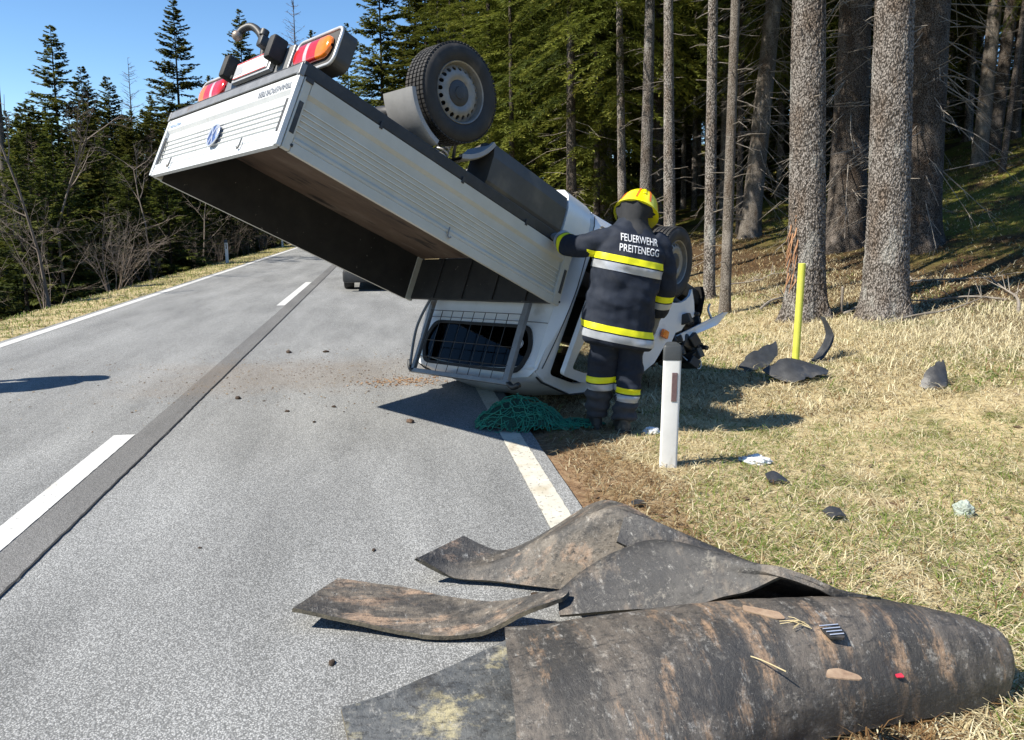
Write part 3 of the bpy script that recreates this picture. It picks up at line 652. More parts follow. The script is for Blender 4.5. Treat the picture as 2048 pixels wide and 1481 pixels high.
# roof (crushed at the front)
b = MB(); rows = []
for y in (2.70, 2.73, 2.78, 2.86, 3.0, 3.2, 3.35, 3.5, 3.65, 3.8):
    z = roofz(y); hwy = hw(y, z - .07)
    rows.append([(x * hwy, y, z - .075 * abs(x) ** 3.2 - (.03 * mnoise.noise((x * 3, y * 3, 0)) if y > 3.1 else 0)) for x in np.linspace(-1, 1, 15)])
b.loft(rows + [], caps=False, closed=False); b.loft([[(p[0] * .97, p[1], p[2] - .03) for p in r_] for r_ in rows], caps=False, closed=False); P(b, 'roof', 'cab_white', truck, True, 60)
# door standing ajar, hinged at its front edge
dr = empty('door'); dr.parent = truck; dr.location = (-.94, 3.90, 0); dr.rotation_euler = (0, 0, R(-7))
door_out = rpoly([(2.85, -.36), (3.50, -.40), (3.58, -.24), (3.84, -.09), (3.96, .18), (3.85, .46), (3.60, .72), (3.2, .915), (2.88, .94)], .05)
door_win = rpoly([(2.94, .30), (3.70, .30), (3.78, .40), (3.57, .64), (3.2, .835), (2.95, .86)], .05)
b = MB(); b.panel(door_out, [door_win], lambda u, v: (-hw(u, v) - .012 + .94, u - 3.90, v), -.045, .1); P(b, 'door_skin', 'cab_white', dr, True, 35)
b = MB(); b.panel([(u, v) for u, v in door_win], [], lambda u, v: (-hw(u, v) + .006 + .94, u - 3.90, v), -.004); P(b, 'door_glass', 'glass_clear', dr)
b = MB(); b.box((-.06, -.98, .12), (-.015, -.80, .165), 0, .012); P(b, 'door_handle', 'black_plastic', dr, True, 40)
b = MB(); b.panel([(u, v) for u, v in door_open], [], lambda u, v: (hw(u, v) + .004, u, v), .035, .15); d2 = P(b, 'door', 'cab_white', truck, True, 35)
# windscreen, crushed nose, bonnet, bumper
b = MB(); b.add([(-.70, 3.8, .80), (.70, 3.8, .80), (.84, 4.46, .25), (-.84, 4.46, .25)], [(0, 1, 2, 3)]); P(b, 'windscreen', 'glass_clear')
b = MB(); rows = []
for y, z in ((4.46, .24), (4.58, .2), (4.66, .23), (4.75, .11), (4.84, .03)):
    rows.append([(x * .9, y + .05 * mnoise.noise((x * 4, y * 5, 2)), z + .06 * mnoise.noise((x * 4.1, y * 6, 7)) - .08 * x * x) for x in np.linspace(-1, 1, 13)])
b.loft(rows, caps=False, closed=False); P(b, 'bonnet', 'black_plastic', truck, True, 30)
b = MB(); rows = []
for k, (y, z) in enumerate(((4.84, .0), (4.93, -.12), (4.98, -.3), (4.96, -.48), (4.85, -.55))):
    rows.append([(x * .88, y - .22 * x * x + .06 * mnoise.noise((x * 3.7, z * 6, 3)), z + .05 * mnoise.noise((x * 5, k, 8))) for x in np.linspace(-1, 1, 15)])
b.loft(rows, caps=False, closed=False); P(b, 'front_bumper', 'black_plastic', truck, True, 30)
b = MB()
for k in range(60):
    x, y, z = (random.uniform(-.96, -.7) if k % 2 else random.uniform(-.86, .5)), random.uniform(4.3, 4.85), random.uniform(-.25, .3); s_ = random.uniform(.03, .11)
    b.box((x - s_, y - s_ * .6, z - s_ * .5), (x + s_, y + s_ * .6, z + s_ * .5), 0, .01, Matrix.Rotation(random.uniform(-1, 1), 3, Vector((random.random(), random.random(), random.random())).normalized()), (x, y, z))
b.box((-.84, 4.25, -.32), (.84, 4.8, .02), 0, .06); P(b, 'engine', 'black_steel')
b = MB(); b.panel(rpoly([(4.30, .10), (4.88, -.36), (4.98, -.40), (4.80, -.20), (4.6, -.05), (4.36, .16)], .015), [], lambda u, v: (-.97 - .12 * max(0, u - 4.4) + .03 * math.sin(u * 9), u, v), .015, .08); P(b, 'torn_wing', 'cab_white', truck, True, 30)
b = MB(); b.tube(catmull([(-.95, 4.7, -.1), (-1.0, 4.8, -.2), (-.96, 4.72, -.32), (-.9, 4.82, -.42)], 12), .012, 6); P(b, 'wiring', 'bright_steel', truck, True)
b = MB(); b.tube(catmull([(-.9, 4.55, .22), (-1.02, 4.7, .3), (-.98, 4.78, .2), (-.92, 4.7, .1)], 12), .006, 6); P(b, 'wiring', 'bright_steel', truck, True)
b = MB(); b.box((-.985, 4.42, .02), (-.90, 4.62, .16), 0, .03); P(b, 'headlamp', 'black_plastic', truck, True, 40)
b = MB(); b.box((-1.0, 4.02, .12), (-.96, 4.12, .2), 0, .015); P(b, 'side_indicator', 'orange_lens', truck, True, 40)
# cab interior: floor, dash, seats with headrests, steering wheel
b = MB(); b.box((-.86, 2.74, -.32), (.86, 4.2, -.26)); b.box((-.86, 4.1, -.2), (.86, 4.4, .24), 0, .05); P(b, 'dashboard', 'interior')
for x in (-.45, .18, .52):
    b = MB(); b.box((x - .22, 2.95, -.1), (x + .22, 3.45, .06), 0, .05); b.box((x - .21, 2.84, .0), (x + .21, 2.97, .62), 0, .05, Matrix.Rotation(R(8), 3, 'X'), (x, 2.9, 0)); b.box((x - .13, 2.80, .68), (x + .13, 2.88, .86), 0, .035)
    b.tube([(x - .06, 2.84, .56), (x - .06, 2.84, .72)], .008, 6); b.tube([(x + .06, 2.84, .56), (x + .06, 2.84, .72)], .008, 6); P(b, 'seat', 'interior', truck, True, 40)
b = MB(); b.tube([(-.45 + .19 * math.cos(a), 3.75 + .06 * math.sin(a), .3 + .17 * math.sin(a)) for a in [2 * math.pi * k / 24 for k in range(25)]], .015, 8); P(b, 'steering_wheel', 'interior', truck, True)
b = MB(); b.panel([(-.42, .70), (-.14, .68), (-.02, .9), (-.28, 1.0), (-.44, .92)], [], lambda u, v: (u, 2.9 + .1 * u, v), .003); P(b, 'painted_daylight', 'daylight_yellow')  # added pale sheet imitating daylight seen through the windscreen
# window guard: welded frame with wire mesh behind the cab
b = MB()
yg = 2.60
b.box((.60, yg - .02, .30), (.64, yg + .02, 1.115), 0, .004); b.box((-.645, yg - .02, .30), (-.585, yg + .02, 1.11), 0, .004)
b.box((-.66, yg - .021, 1.10), (.66, yg + .021, 1.14), 0, .004); gfm = P(b, 'window_guard', 'grey_steel')
b = MB()
for k in range(9):
    x = -.58 + k * .145; b.tube([(x, yg - .012, .53), (x, yg - .012, 1.11)], .0035, 5)
for z in (.53, .82, .98): b.tube([(-.6, yg - .018, z), (.61, yg - .018, z)], .0035, 5)
P(b, 'guard_mesh', 'black_steel', gfm)
b = MB(); b.tube(catmull([(.60, yg, 1.11), (.64, yg - .01, 1.12), (.68, yg - .01, 1.08), (.70, yg - .01, 1.03)], 10), .022, 8); P(b, 'load_hook', 'black_steel', gfm, True)
b = MB(); b.tube(catmull([(-.64, yg, 1.12), (-.72, yg - .01, 1.15), (-.78, yg - .01, 1.12)], 8), .024, 8); P(b, 'load_hook', 'black_steel', gfm, True)
b = MB(); b.tube(catmull([(.66, yg, .35), (.72, yg - .03, .7), (.66, yg - .02, 1.08)], 14), .014, 6); P(b, 'strap', 'grey_steel', gfm, True)

# ------------------------------------------------------------------ firefighter
MT['jacket'] = mat('jacket', [(.3, (.009, .013, .023)), (.7, (.022, .028, .042))], 9, .75, .25, bscale=300, bdist=.002, spots=[((.034, .036, .042), 4, .58, .25)], spec=.2)
MT['trouser_grey'] = mat('trouser_grey', [(.3, (.035, .037, .043)), (.7, (.06, .063, .07))], 9, .8, .25, bscale=300, bdist=.002, spec=.2)
MT['fluoro'] = mat('fluoro', [(.3, (.72, .70, .0)), (.7, (.85, .82, .01))], 12, .55)
MT['silver_tape'] = mat('silver_tape', [(.3, (.34, .36, .39)), (.7, (.44, .46, .49))], 12, .35, metal=.2)
MT['back_print'] = mat('back_print', [(.3, (.62, .63, .64)), (.7, (.74, .75, .76))], 40, .5)
MT['helmet_yellow'] = mat('helmet_yellow', [(.3, (.72, .66, .0)), (.7, (.8, .76, .01))], 6, .28, coat=.4)
MT['helmet_red'] = mat('helmet_red', [(.3, (.75, .12, .01)), (.7, (.8, .16, .02))], 6, .3)
MT['hood_cloth'] = mat('hood_cloth', [(.3, (.010, .012, .016)), (.7, (.024, .026, .03))], 14, .85, .3, bscale=200, bdist=.002)
MT['boot'] = mat('boot', [(.3, (.015, .014, .013)), (.7, (.04, .036, .03))], 14, .6, .1, spots=[((.2, .17, .13), 9, .55, .2)])
MT['glove'] = mat('glove', [(.3, (.10, .105, .11)), (.7, (.2, .2, .2))], 20, .8, .2)
MT['skin'] = mat('skin', [(.3, (.42, .24, .17)), (.7, (.5, .3, .22))], 12, .5)
def ell(c, ax, ay, n=20, nrm=(0, 0, 1), power=2.0):
    nrm = Vector(nrm).normalized(); u = Vector((1, 0, 0)); u = (u - nrm * u.dot(nrm)).normalized(); v = nrm.cross(u)
    out = []
    for k in range(n):
        a = 2 * math.pi * k / n; ca, sa = math.cos(a), math.sin(a)
        out.append(Vector(c) + u * ax * math.copysign(abs(ca) ** (2 / power), ca) + v * ay * math.copysign(abs(sa) ** (2 / power), sa))
    return out
def remesh(mb, voxel, it=3):
    o = mb.build('remesh_source', 'jacket'); md = o.modifiers.new('r', 'REMESH'); md.mode = 'VOXEL'; md.voxel_size = voxel
    sm = o.modifiers.new('s', 'SMOOTH'); sm.iterations = it; sm.factor = .5
    dg = bpy.context.evaluated_depsgraph_get(); me = bpy.data.meshes.new_from_object(o.evaluated_get(dg)); bpy.data.objects.remove(o)
    return me
def make_firefighter():
    root = empty('person', (1.70, 5.56, 0))
    O = Vector(root.location)
    def loc(p): return Vector(p) - O
    body = MB(); TN = (.17, .07, 1)
    tor = [((1.705, 5.58, .655), .275, .205), ((1.708, 5.585, .70), .287, .215), ((1.718, 5.59, .82), .283, .21), ((1.74, 5.595, .98), .272, .20), ((1.762, 5.60, 1.12), .268, .195),
           ((1.785, 5.61, 1.25), .272, .195), ((1.803, 5.625, 1.36), .27, .185), ((1.815, 5.645, 1.44), .245, .165), ((1.828, 5.665, 1.50), .19, .14), ((1.84, 5.69, 1.545), .125, .115), ((1.852, 5.71, 1.58), .10, .10), ((1.86, 5.72, 1.66), .088, .09)]
    body.loft([ell(loc(c), a * .95, b_ * .95, 24, TN, 2.5) for c, a, b_ in tor])
    # head
    hc = (1.878, 5.745, 1.70)
    body.loft([ell(loc((hc[0] + t * .02, hc[1] + t * .03, hc[2] + t * .125)), .08 * math.sqrt(1.0001 - t * t), .1 * math.sqrt(1.0001 - t * t), 16) for t in np.linspace(-.98, .98, 9)])
    body.tube([loc((1.885, 5.84, 1.70)), loc((1.887, 5.862, 1.672))], [.016, .02], 8)   # nose
    # sleeves
    body.tube([loc(p) for p in catmull([(1.66, 5.63, 1.43), (1.56, 5.64, 1.43), (1.44, 5.70, 1.385), (1.38, 5.80, 1.395), (1.34, 5.92, 1.44)], 14)], list(np.linspace(.106, .080, 7)) + list(np.linspace(.079, .070, 7)), 14)
    body.tube([loc(p) for p in catmull([(1.98, 5.64, 1.42), (2.05, 5.635, 1.36), (2.10, 5.63, 1.16), (2.10, 5.68, 1.02), (2.075, 5.75, .86)], 14)], list(np.linspace(.104, .083, 7)) + list(np.linspace(.082, .072, 7)), 14)
    # trousers
    body.tube([loc(p) for p in catmull([(1.64, 5.60, .86), (1.625, 5.605, .66), (1.605, 5.61, .44), (1.59, 5.64, .25), (1.585, 5.66, .10)], 14)], list(np.linspace(.13, .096, 7)) + list(np.linspace(.095, .082, 7)), 16)
    body.tube([loc(p) for p in catmull([(1.80, 5.60, .86), (1.815, 5.59, .66), (1.815, 5.565, .44), (1.785, 5.53, .25), (1.765, 5.505, .10)], 14)], list(np.linspace(.13, .096, 7)) + list(np.linspace(.095, .082, 7)), 16)
    me = remesh(body, .012, 4)
    # folds in the cloth
    bm = bmesh.new(); bm.from_mesh(me); bm.normal_update()
    for v in bm.verts:
        p = v.co + O
        if p.z > 1.6: continue
        f = .0
        f += .03 * (.45 - abs(mnoise.noise((p.x * 3.2 + p.z * 2.5, p.y * 3, p.z * 4.2)))) + .011 * mnoise.noise((p.x * 5, p.y * 5, p.z * 9)) + .010 * mnoise.noise((p.x * 12 + p.z * 6, p.y * 12, p.z * 16))
        if p.z < .62: f += .008 * math.sin(p.z * 75 + 3 * mnoise.noise((p.x * 6, p.y * 6, p.z * 4))) * max(0, min(1, (.40 - p.z) / .12)) + .006 * mnoise.noise((p.x * 9, p.y * 9, p.z * 28))
        v.co += v.normal * f
    # cut along the tape bands so that their edges are clean
    tn = Vector((.2, 0.0, 1)).normalized(); up = Vector((0, 0, 1))
    def bands():
        yield ('torso', Vector((1.79, 5.5, 1.262)) - O, tn, .052, .062)
        yield ('torso', Vector((1.71, 5.4, .755)) - O, tn, .052, .06)
        yield ('legl', Vector((1.60, 5.6, .37)) - O, up, .05, .055)
        yield ('legr', Vector((1.81, 5.5, .285)) - O, Vector((.12, 0, 1)).normalized(), .05, .055)
        yield ('armr', Vector((2.09, 5.69, .985)) - O, Vector((.1, -.32, 1)).normalized(), .052, .055)
        yield ('arml', Vector((1.353, 5.86, 1.42)) - O, Vector((.30, -.80, -.25)).normalized(), .055, .045)
    B = list(bands())
    for (_, c, n_, hy, hs) in B:
        for d in (hy, .005, -.005, -hs):
            bmesh.ops.bisect_plane(bm, geom=bm.verts[:] + bm.edges[:] + bm.faces[:], plane_co=c + n_ * d, plane_no=n_, dist=1e-5)
    bm.normal_update(); tape = []
    def zone(p):
        # which limb a point belongs to
        if p.z < .645: return 'legl' if p.x < 1.70 else 'legr'
        da = min((p - Vector(q)).length for q in catmull([(2.05, 5.635, 1.30), (2.10, 5.63, 1.16), (2.10, 5.68, 1.02), (2.075, 5.75, .86)], 10))
        if da < .105 and p.x > 2.0 + .0 * p.z: return 'armr'
        dl = min((p - Vector(q)).length for q in catmull([(1.47, 5.69, 1.39), (1.38, 5.80, 1.395), (1.34, 5.92, 1.44)], 8))
        if dl < .105 and p.x < 1.49: return 'arml'
        return 'torso'
    for f in bm.faces:
        p = f.calc_center_median() + O; f.material_index = 0; f.smooth = True
        if p.z > 1.6: f.material_index = 1 if p.y > 5.77 else 0
        elif p.z < .34 - (.05 if p.x > 1.7 else -.03): f.material_index = 2
        z = None
        for (nm, c, n_, hy, hs) in B:
            d = (p - O - c).dot(n_)
            if -hs <= d <= hy and (p - O - c).length < .42:
                if z is None: z = zone(p)
                if z == nm: tape.append((f, 0 if d > .005 else (2 if d > -.005 else 1), nm))
    body_me = bpy.data.meshes.new('body'); 
    # tape as thin shells standing proud of the cloth
    groups = {}
    for f, k, nm in tape:
        if k < 2: groups.setdefault((nm, k, 0 if (nm != 'torso' or f.calc_center_median().z > 1.0) else 1), []).append(f)
    shells = []
    for (nm, k, q), fs_ in groups.items():
        mb = MB(); idx = {}
        vs_ = []; faces = []
        for f in fs_:
            t_ = []
            for v in f.verts:
                if v.index not in idx: idx[v.index] = len(vs_); vs_.append(v.co + v.normal * .0035)
                t_.append(idx[v.index])
            faces.append(t_)
        if q == 1: faces = faces
        mb.add(vs_, faces); shells.append((mb, k))
    bm.to_mesh(body_me); 
    bvh = BVHTree.FromBMesh(bm); bm.free()
    body_me.materials.append(MT['jacket']); body_me.materials.append(MT['skin']); body_me.materials.append(MT['trouser_grey'])
    bo = link('body', body_me, root)
    for mb, k in shells: mb.build('reflective_tape', 'fluoro' if k == 0 else 'silver_tape', root, True)
    # lettering on the back
    def back_text(s, x0, z0, wide, size):
        tm = text_mesh(s, size, .008); xs = [v.co.x for v in tm.vertices]; mn = min(xs); k = wide / (max(xs) - mn)
        bt = bmesh.new(); bt.from_mesh(tm); bmesh.ops.triangulate(bt, faces=bt.faces[:]); bmesh.ops.subdivide_edges(bt, edges=[e for e in bt.edges if e.calc_length() > .02], cuts=1)
        for v in bt.verts:
            u = (v.co.x - mn) * k; w = v.co.y; x = x0 + u + w * .13; z = z0 + w - u * .17
            hit = bvh.ray_cast(Vector((x, 4.5, z)) - O, Vector((0, 1, 0)))
            v.co = (hit[0] + Vector((0, -.004, 0))) if hit[0] else Vector((x, 5.42, z)) - O
        tm2 = bpy.data.meshes.new('lettering'); bt.to_mesh(tm2); bt.free(); tm2.materials.append(MT['back_print']); link('lettering', tm2, root)
    back_text('FEUERWEHR', 1.692, 1.448, .29, .075); back_text('PREITENEGG', 1.676, 1.375, .305, .075)
    # helmet: shell, ridge stripes, rim, neck guard
    ht = Matrix.Rotation(R(-34), 4, 'X') @ Matrix.Rotation(R(24), 4, 'Y')
    hp = loc((1.893, 5.735, 1.66))
    h = empty('helmet', hp); h.parent = root; h.matrix_local = Matrix.Translation(hp) @ ht
    def shell(t, a): # t 0..1 rim to top
        k = math.cos(t * math.pi / 2) ** .8; fl = 1 + .10 * max(0, 1 - t * 6)
        return (.158 * k * fl * math.cos(a), .188 * k * fl * math.sin(a), -.035 + .185 * math.sin(t * math.pi / 2) + (.03 * max(0, -math.sin(a)) * -1 * max(0, 1 - t * 3)))
    b = MB(); b.loft([[shell(t, 2 * math.pi * k / 32) for k in range(32)] for t in (0, .05, .12, .22, .34, .48, .62, .76, .88, .96, .995)], caps=True); P(b, 'helmet_shell', 'helmet_yellow', h, True, 60)
    for off, w_ in ((.35, .05), (-.35, .05), (1.2, .06), (-1.2, .06)):
        b = MB(); rings = []
        for t in np.linspace(.10, .62, 10):
            a = -math.pi / 2 + off * (1.0 - .3 * t); rings.append([tuple(Vector(shell(t, a - w_)) * 1.015), tuple(Vector(shell(t, a + w_)) * 1.015)])
        b.loft(rings, caps=False, closed=False); P(b, 'helmet_stripe', 'helmet_red', h)
    b = MB(); b.loft([[(x * 1.0, y, z) for x, y, z in [(.014 * sx, -.19 * math.cos(t) * 1.0, -.035 + .192 * math.sin(t) + dz) for sx, dz in ((-1, 0), (-.7, .008), (.7, .008), (1, 0))]] for t in np.linspace(.35, 2.6, 16)]); P(b, 'helmet_ridge', 'helmet_yellow', h, True)
    # hood / neck cloth hanging from the helmet down onto the collar
    b = MB(); rings = []
    top = [Vector(ht @ Vector(shell(.0, 2 * math.pi * k / 24))) * (.92 + .04 * math.sin(k * 2.3)) + hp for k in range(24)]
    top2 = [Vector(ht @ (Vector(shell(.10, 2 * math.pi * k / 24)) * (.99 if math.sin(2 * math.pi * k / 24) < .25 else .9))) + hp for k in range(24)]
    for i, (cz, sx, sy, cy_) in enumerate(((1.605, .108, .115, 5.715), (1.56, .115, .12, 5.70), (1.525, .135, .13, 5.685), (1.49, .155, .145, 5.675))):
        rings.append([loc((1.862 - i * .008 + sx * (1 + .06 * math.sin(5 * a_ + i)) * math.cos(a_), cy_ + sy * (1 + .05 * math.sin(7 * a_)) * math.sin(a_), cz)) for a_ in [2 * math.pi * k / 24 for k in range(24)]])
    b.loft([top2, top] + rings, caps=False); P(b, 'neck_cloth', 'hood_cloth', root, True)
    # gloves with fingers
    def glove(wr, dr_, side):
        wr, d = Vector(wr), Vector(dr_).normalized(); s_ = d.cross(Vector((0, 1, 0)) if abs(d.y) < .8 else Vector((0, 0, 1))).normalized() * side; n_ = d.cross(s_).normalized()
        b = MB(); b.loft([ell(loc(wr + d * t), a, c, 14, d) for t, a, c in ((-.05, .05, .045), (0, .045, .035), (.04, .052, .026), (.085, .05, .022), (.1, .042, .016))])
        for k, L_ in enumerate((.075, .088, .082, .065)):
            o_ = wr + d * .09 + s_ * (.036 - .024 * k); b.tube([loc(o_ - d * .02), loc(o_ + d * L_ * .45 + n_ * .006), loc(o_ + d * L_ * .8 + n_ * .026), loc(o_ + d * L_ * .92 + n_ * .045)], [.013, .0125, .0115, .008], 8)
        o_ = wr + d * .03 + s_ * .045; b.tube([loc(o_ - s_ * .02), loc(o_ + d * .03 + s_ * .018), loc(o_ + d * .06 + s_ * .016 + n_ * .018)], [.016, .014, .009], 8)
        P(b, 'glove', 'glove', root, True)
    glove((1.33, 5.95, 1.455), (-.25, .8, .2), 1); glove((2.07, 5.765, .82), (-.25, .25, -1), -1)
    # boots
    for (x, y) in ((1.585, 5.665), (1.765, 5.51)):
        b = MB(); b.loft([ell(loc((x, y + dy, z)), a, c, 16, (0, 0, 1), 2.6) for z, dy, a, c in ((-.005, .06, .05, .14), (.03, .06, .052, .142), (.06, .05, .048, .125), (.09, .02, .045, .09), (.13, .0, .05, .062), (.2, 0, .055, .06))])
        bt = P(b, 'boot', 'boot', root, True, 50)
        b = MB(); b.loft([ell(loc((x, y + .06, z)), .053, .145, 16, (0, 0, 1), 2.6) for z in (-.02, .012)]); P(b, 'sole', 'rubber', bt)
    return root
fire = make_firefighter()
tag(fire, 'firefighter in dark jacket with yellow tape and yellow helmet, seen from behind at the cab', 'person')

by = copy_tree(fire); by.location = (-4.35, 7.75, 0); by.rotation_euler = (0, 0, R(70)); tag(by, 'firefighter standing in the far lane, seen only by the shadow at the left edge', 'person')

# ------------------------------------------------------------------ dark car standing behind the wreck
MT['car_black'] = mat('car_black', [(.3, (.012, .012, .014)), (.7, (.02, .02, .023))], 6, .3, coat=.5)
car = empty('parked_car', (-.05, 17.6, 0)); tag(car, 'dark car parked on the road behind the wreck, glimpsed below the truck bed', 'car')
b = MB(); prof = [(0, .30), (-.02, .52), (.06, .74), (.9, .92), (1.45, 1.42), (3.2, 1.47), (4.1, 1.0), (4.4, .9), (4.45, .4), (4.3, .28)]
def sec_(w, z): return w * (1 if z < .95 else 1 - .28 * (z - .95) / .5)
b.loft([[(sec_(x, z) * (.93 if y < .1 or y > 4.3 else 1), y, z) for y, z in prof] for x in (-.9, -.86, 0, .86, .9)], caps=True, closed=True); P(b, 'body', 'car_black', car, True, 40)
b = MB(); b.box((-.92, -.07, .20), (.92, .12, .48), 0, .05); P(b, 'front_bumper', 'black_plastic', car, True, 40)
b = MB(); b.box((-.3, -.085, .32), (.3, -.072, .43)); P(b, 'number_plate', 'plate_white', car)
for x in (-.68, .68):
    b = MB(); b.box((x - .2, -.04, .58), (x + .2, .1, .70), 0, .03); P(b, 'headlamp', 'chrome', car, True, 40)
for x in (-.82, .82):
    for y in (.8, 3.5):
        b = MB(); b.lathe([(-.1, .2), (-.11, .3), (-.08, .32), (.08, .32), (.11, .3), (.1, .2)], (x, y, .32), 'x', 28); w_ = P(b, 'wheel', 'rubber', car, True, 40)
        b = MB(); b.lathe([(-.09, .2), (-.06, .001)], (x, y, .32), 'x', 20); b.lathe([(.09, .2), (.06, .001)], (x, y, .32), 'x', 20); P(b, 'rim', 'grey_steel', w_)
b = MB(); b.add([(-.66, .97, 0.985), (.66, .97, .985), (.6, 1.43, 1.412), (-.6, 1.43, 1.412)], [(0, 1, 2, 3)]); P(b, 'windscreen', 'glass', car)

# ------------------------------------------------------------------ old conveyor belt mats in the foreground
def belt_mat(name, cols, stretch, seed):
    m = bpy.data.materials.new(name); m.use_nodes = True
    nt = m.node_tree; N = nt.nodes; Lk = nt.links; b = N['Principled BSDF']; b.inputs['Roughness'].default_value = .5; b.inputs['Specular IOR Level'].default_value = .5
    tc = N.new('ShaderNodeTexCoord')
    def nz(sc, st, det=8, ro=.7, off=0):
        mp = N.new('ShaderNodeMapping'); mp.inputs['Scale'].default_value = st; mp.inputs['Location'].default_value = (seed + off, seed * 2, 0); Lk.new(tc.outputs['Object'], mp.inputs[0])
        n = N.new('ShaderNodeTexNoise'); n.inputs['Scale'].default_value = sc; n.inputs['Detail'].default_value = det; n.inputs['Roughness'].default_value = ro; Lk.new(mp.outputs[0], n.inputs[0]); return n.outputs[0]
    def layer(src, f, c, lo, hi, amt=1.0):
        r = N.new('ShaderNodeMapRange'); r.inputs['From Min'].default_value = lo; r.inputs['From Max'].default_value = hi; r.inputs['To Max'].default_value = amt; Lk.new(f, r.inputs[0])
        x = N.new('ShaderNodeMix'); x.data_type = 'RGBA'; Lk.new(r.outputs[0], x.inputs[0])
        if isinstance(src, tuple): x.inputs[6].default_value = lin(src)
        else: Lk.new(src, x.inputs[6])
        x.inputs[7].default_value = lin(c); return x.outputs[2]
    fine = nz(60, (1, 1, 1), 6, .8)
    c = layer(cols[0], nz(2.4, stretch), cols[1], .46, .58)
    c = layer(c, nz(4.0, stretch, 8, .75, 7), cols[2], .53, .63, .95)
    c = layer(c, nz(14, (1, 1, 1), 10, .85, 3), cols[3], .55, .68, .75)
    c = layer(c, nz(38, (1, 1, 1), 10, .85, 33), (.022, .021, .02), .52, .60, .75)
    c = layer(c, nz(70, (.5, 2.2, 1), 6, .8, 43), (.42, .40, .36), .62, .68, .7)
    c = layer(c, nz(30, (1.2, .35, 1), 6, .8, 9), (.42, .41, .38), .58, .70, .8)
    c = layer(c, nz(26, (.4, 1.3, 1), 6, .8, 19), (.015, .015, .015), .54, .66, .85)
    c = layer(c, nz(3.2, (1, 1, 1), 8, .7, 29), (.03, .029, .028), .52, .60, .7)
    c = layer(c, fine, (.34, .32, .28), .60, .70, .6)
    vc = N.new('ShaderNodeTexVoronoi'); vc.feature = 'DISTANCE_TO_EDGE'; vc.inputs['Scale'].default_value = 1.7
    mpc = N.new('ShaderNodeMapping'); mpc.inputs['Scale'].default_value = (1.6, .7, .7); wv = N.new('ShaderNodeVectorMath'); wv.operation = 'MULTIPLY_ADD'; wv.inputs[1].default_value = (.25, .25, .25)
    nw = N.new('ShaderNodeTexNoise'); nw.inputs['Scale'].default_value = 6; Lk.new(tc.outputs['Object'], nw.inputs[0]); Lk.new(nw.outputs['Color'], wv.inputs[0]); Lk.new(tc.outputs['Object'], mpc.inputs[0]); Lk.new(mpc.outputs[0], wv.inputs[2]); Lk.new(wv.outputs[0], vc.inputs[0])
    c = layer(c, vc.outputs['Distance'], (.02, .019, .018), .006, .003, .22)
    Lk.new(c, b.inputs['Base Color'])
    bp = N.new('ShaderNodeBump'); bp.inputs['Strength'].default_value = .8; bp.inputs['Distance'].default_value = .009
    Lk.new(nz(45, (1, .5, 1), 8, .75, 2), bp.inputs['Height']); Lk.new(bp.outputs[0], b.inputs['Normal'])
    return m
MT['belt_roll'] = belt_mat('belt_roll', [(.042, .039, .035), (.118, .101, .083), (.319, .212, .130), (.472, .437, .378)], (2.3, .6, .6), 3)
MT['belt_flat'] = belt_mat('belt_flat', [(.065, .072, .078), (.118, .123, .123), (.425, .378, .224), (.401, .378, .319)], (.8, .8, 1), 11)
MT['belt_strip'] = belt_mat('belt_strip', [(.059, .055, .050), (.153, .132, .106), (.354, .248, .171), (.472, .413, .342)], (.7, 2.0, 1), 23)
MT['belt_dark'] = belt_mat('belt_dark', [(.031, .031, .032), (.068, .065, .061), (.142, .118, .094), (.307, .283, .236)], (1.4, .6, .6), 31)
MT['belt_edge'] = mat('belt_edge', [(.3, (.05, .045, .035)), (.7, (.15, .13, .09))], 40, .85, .3)
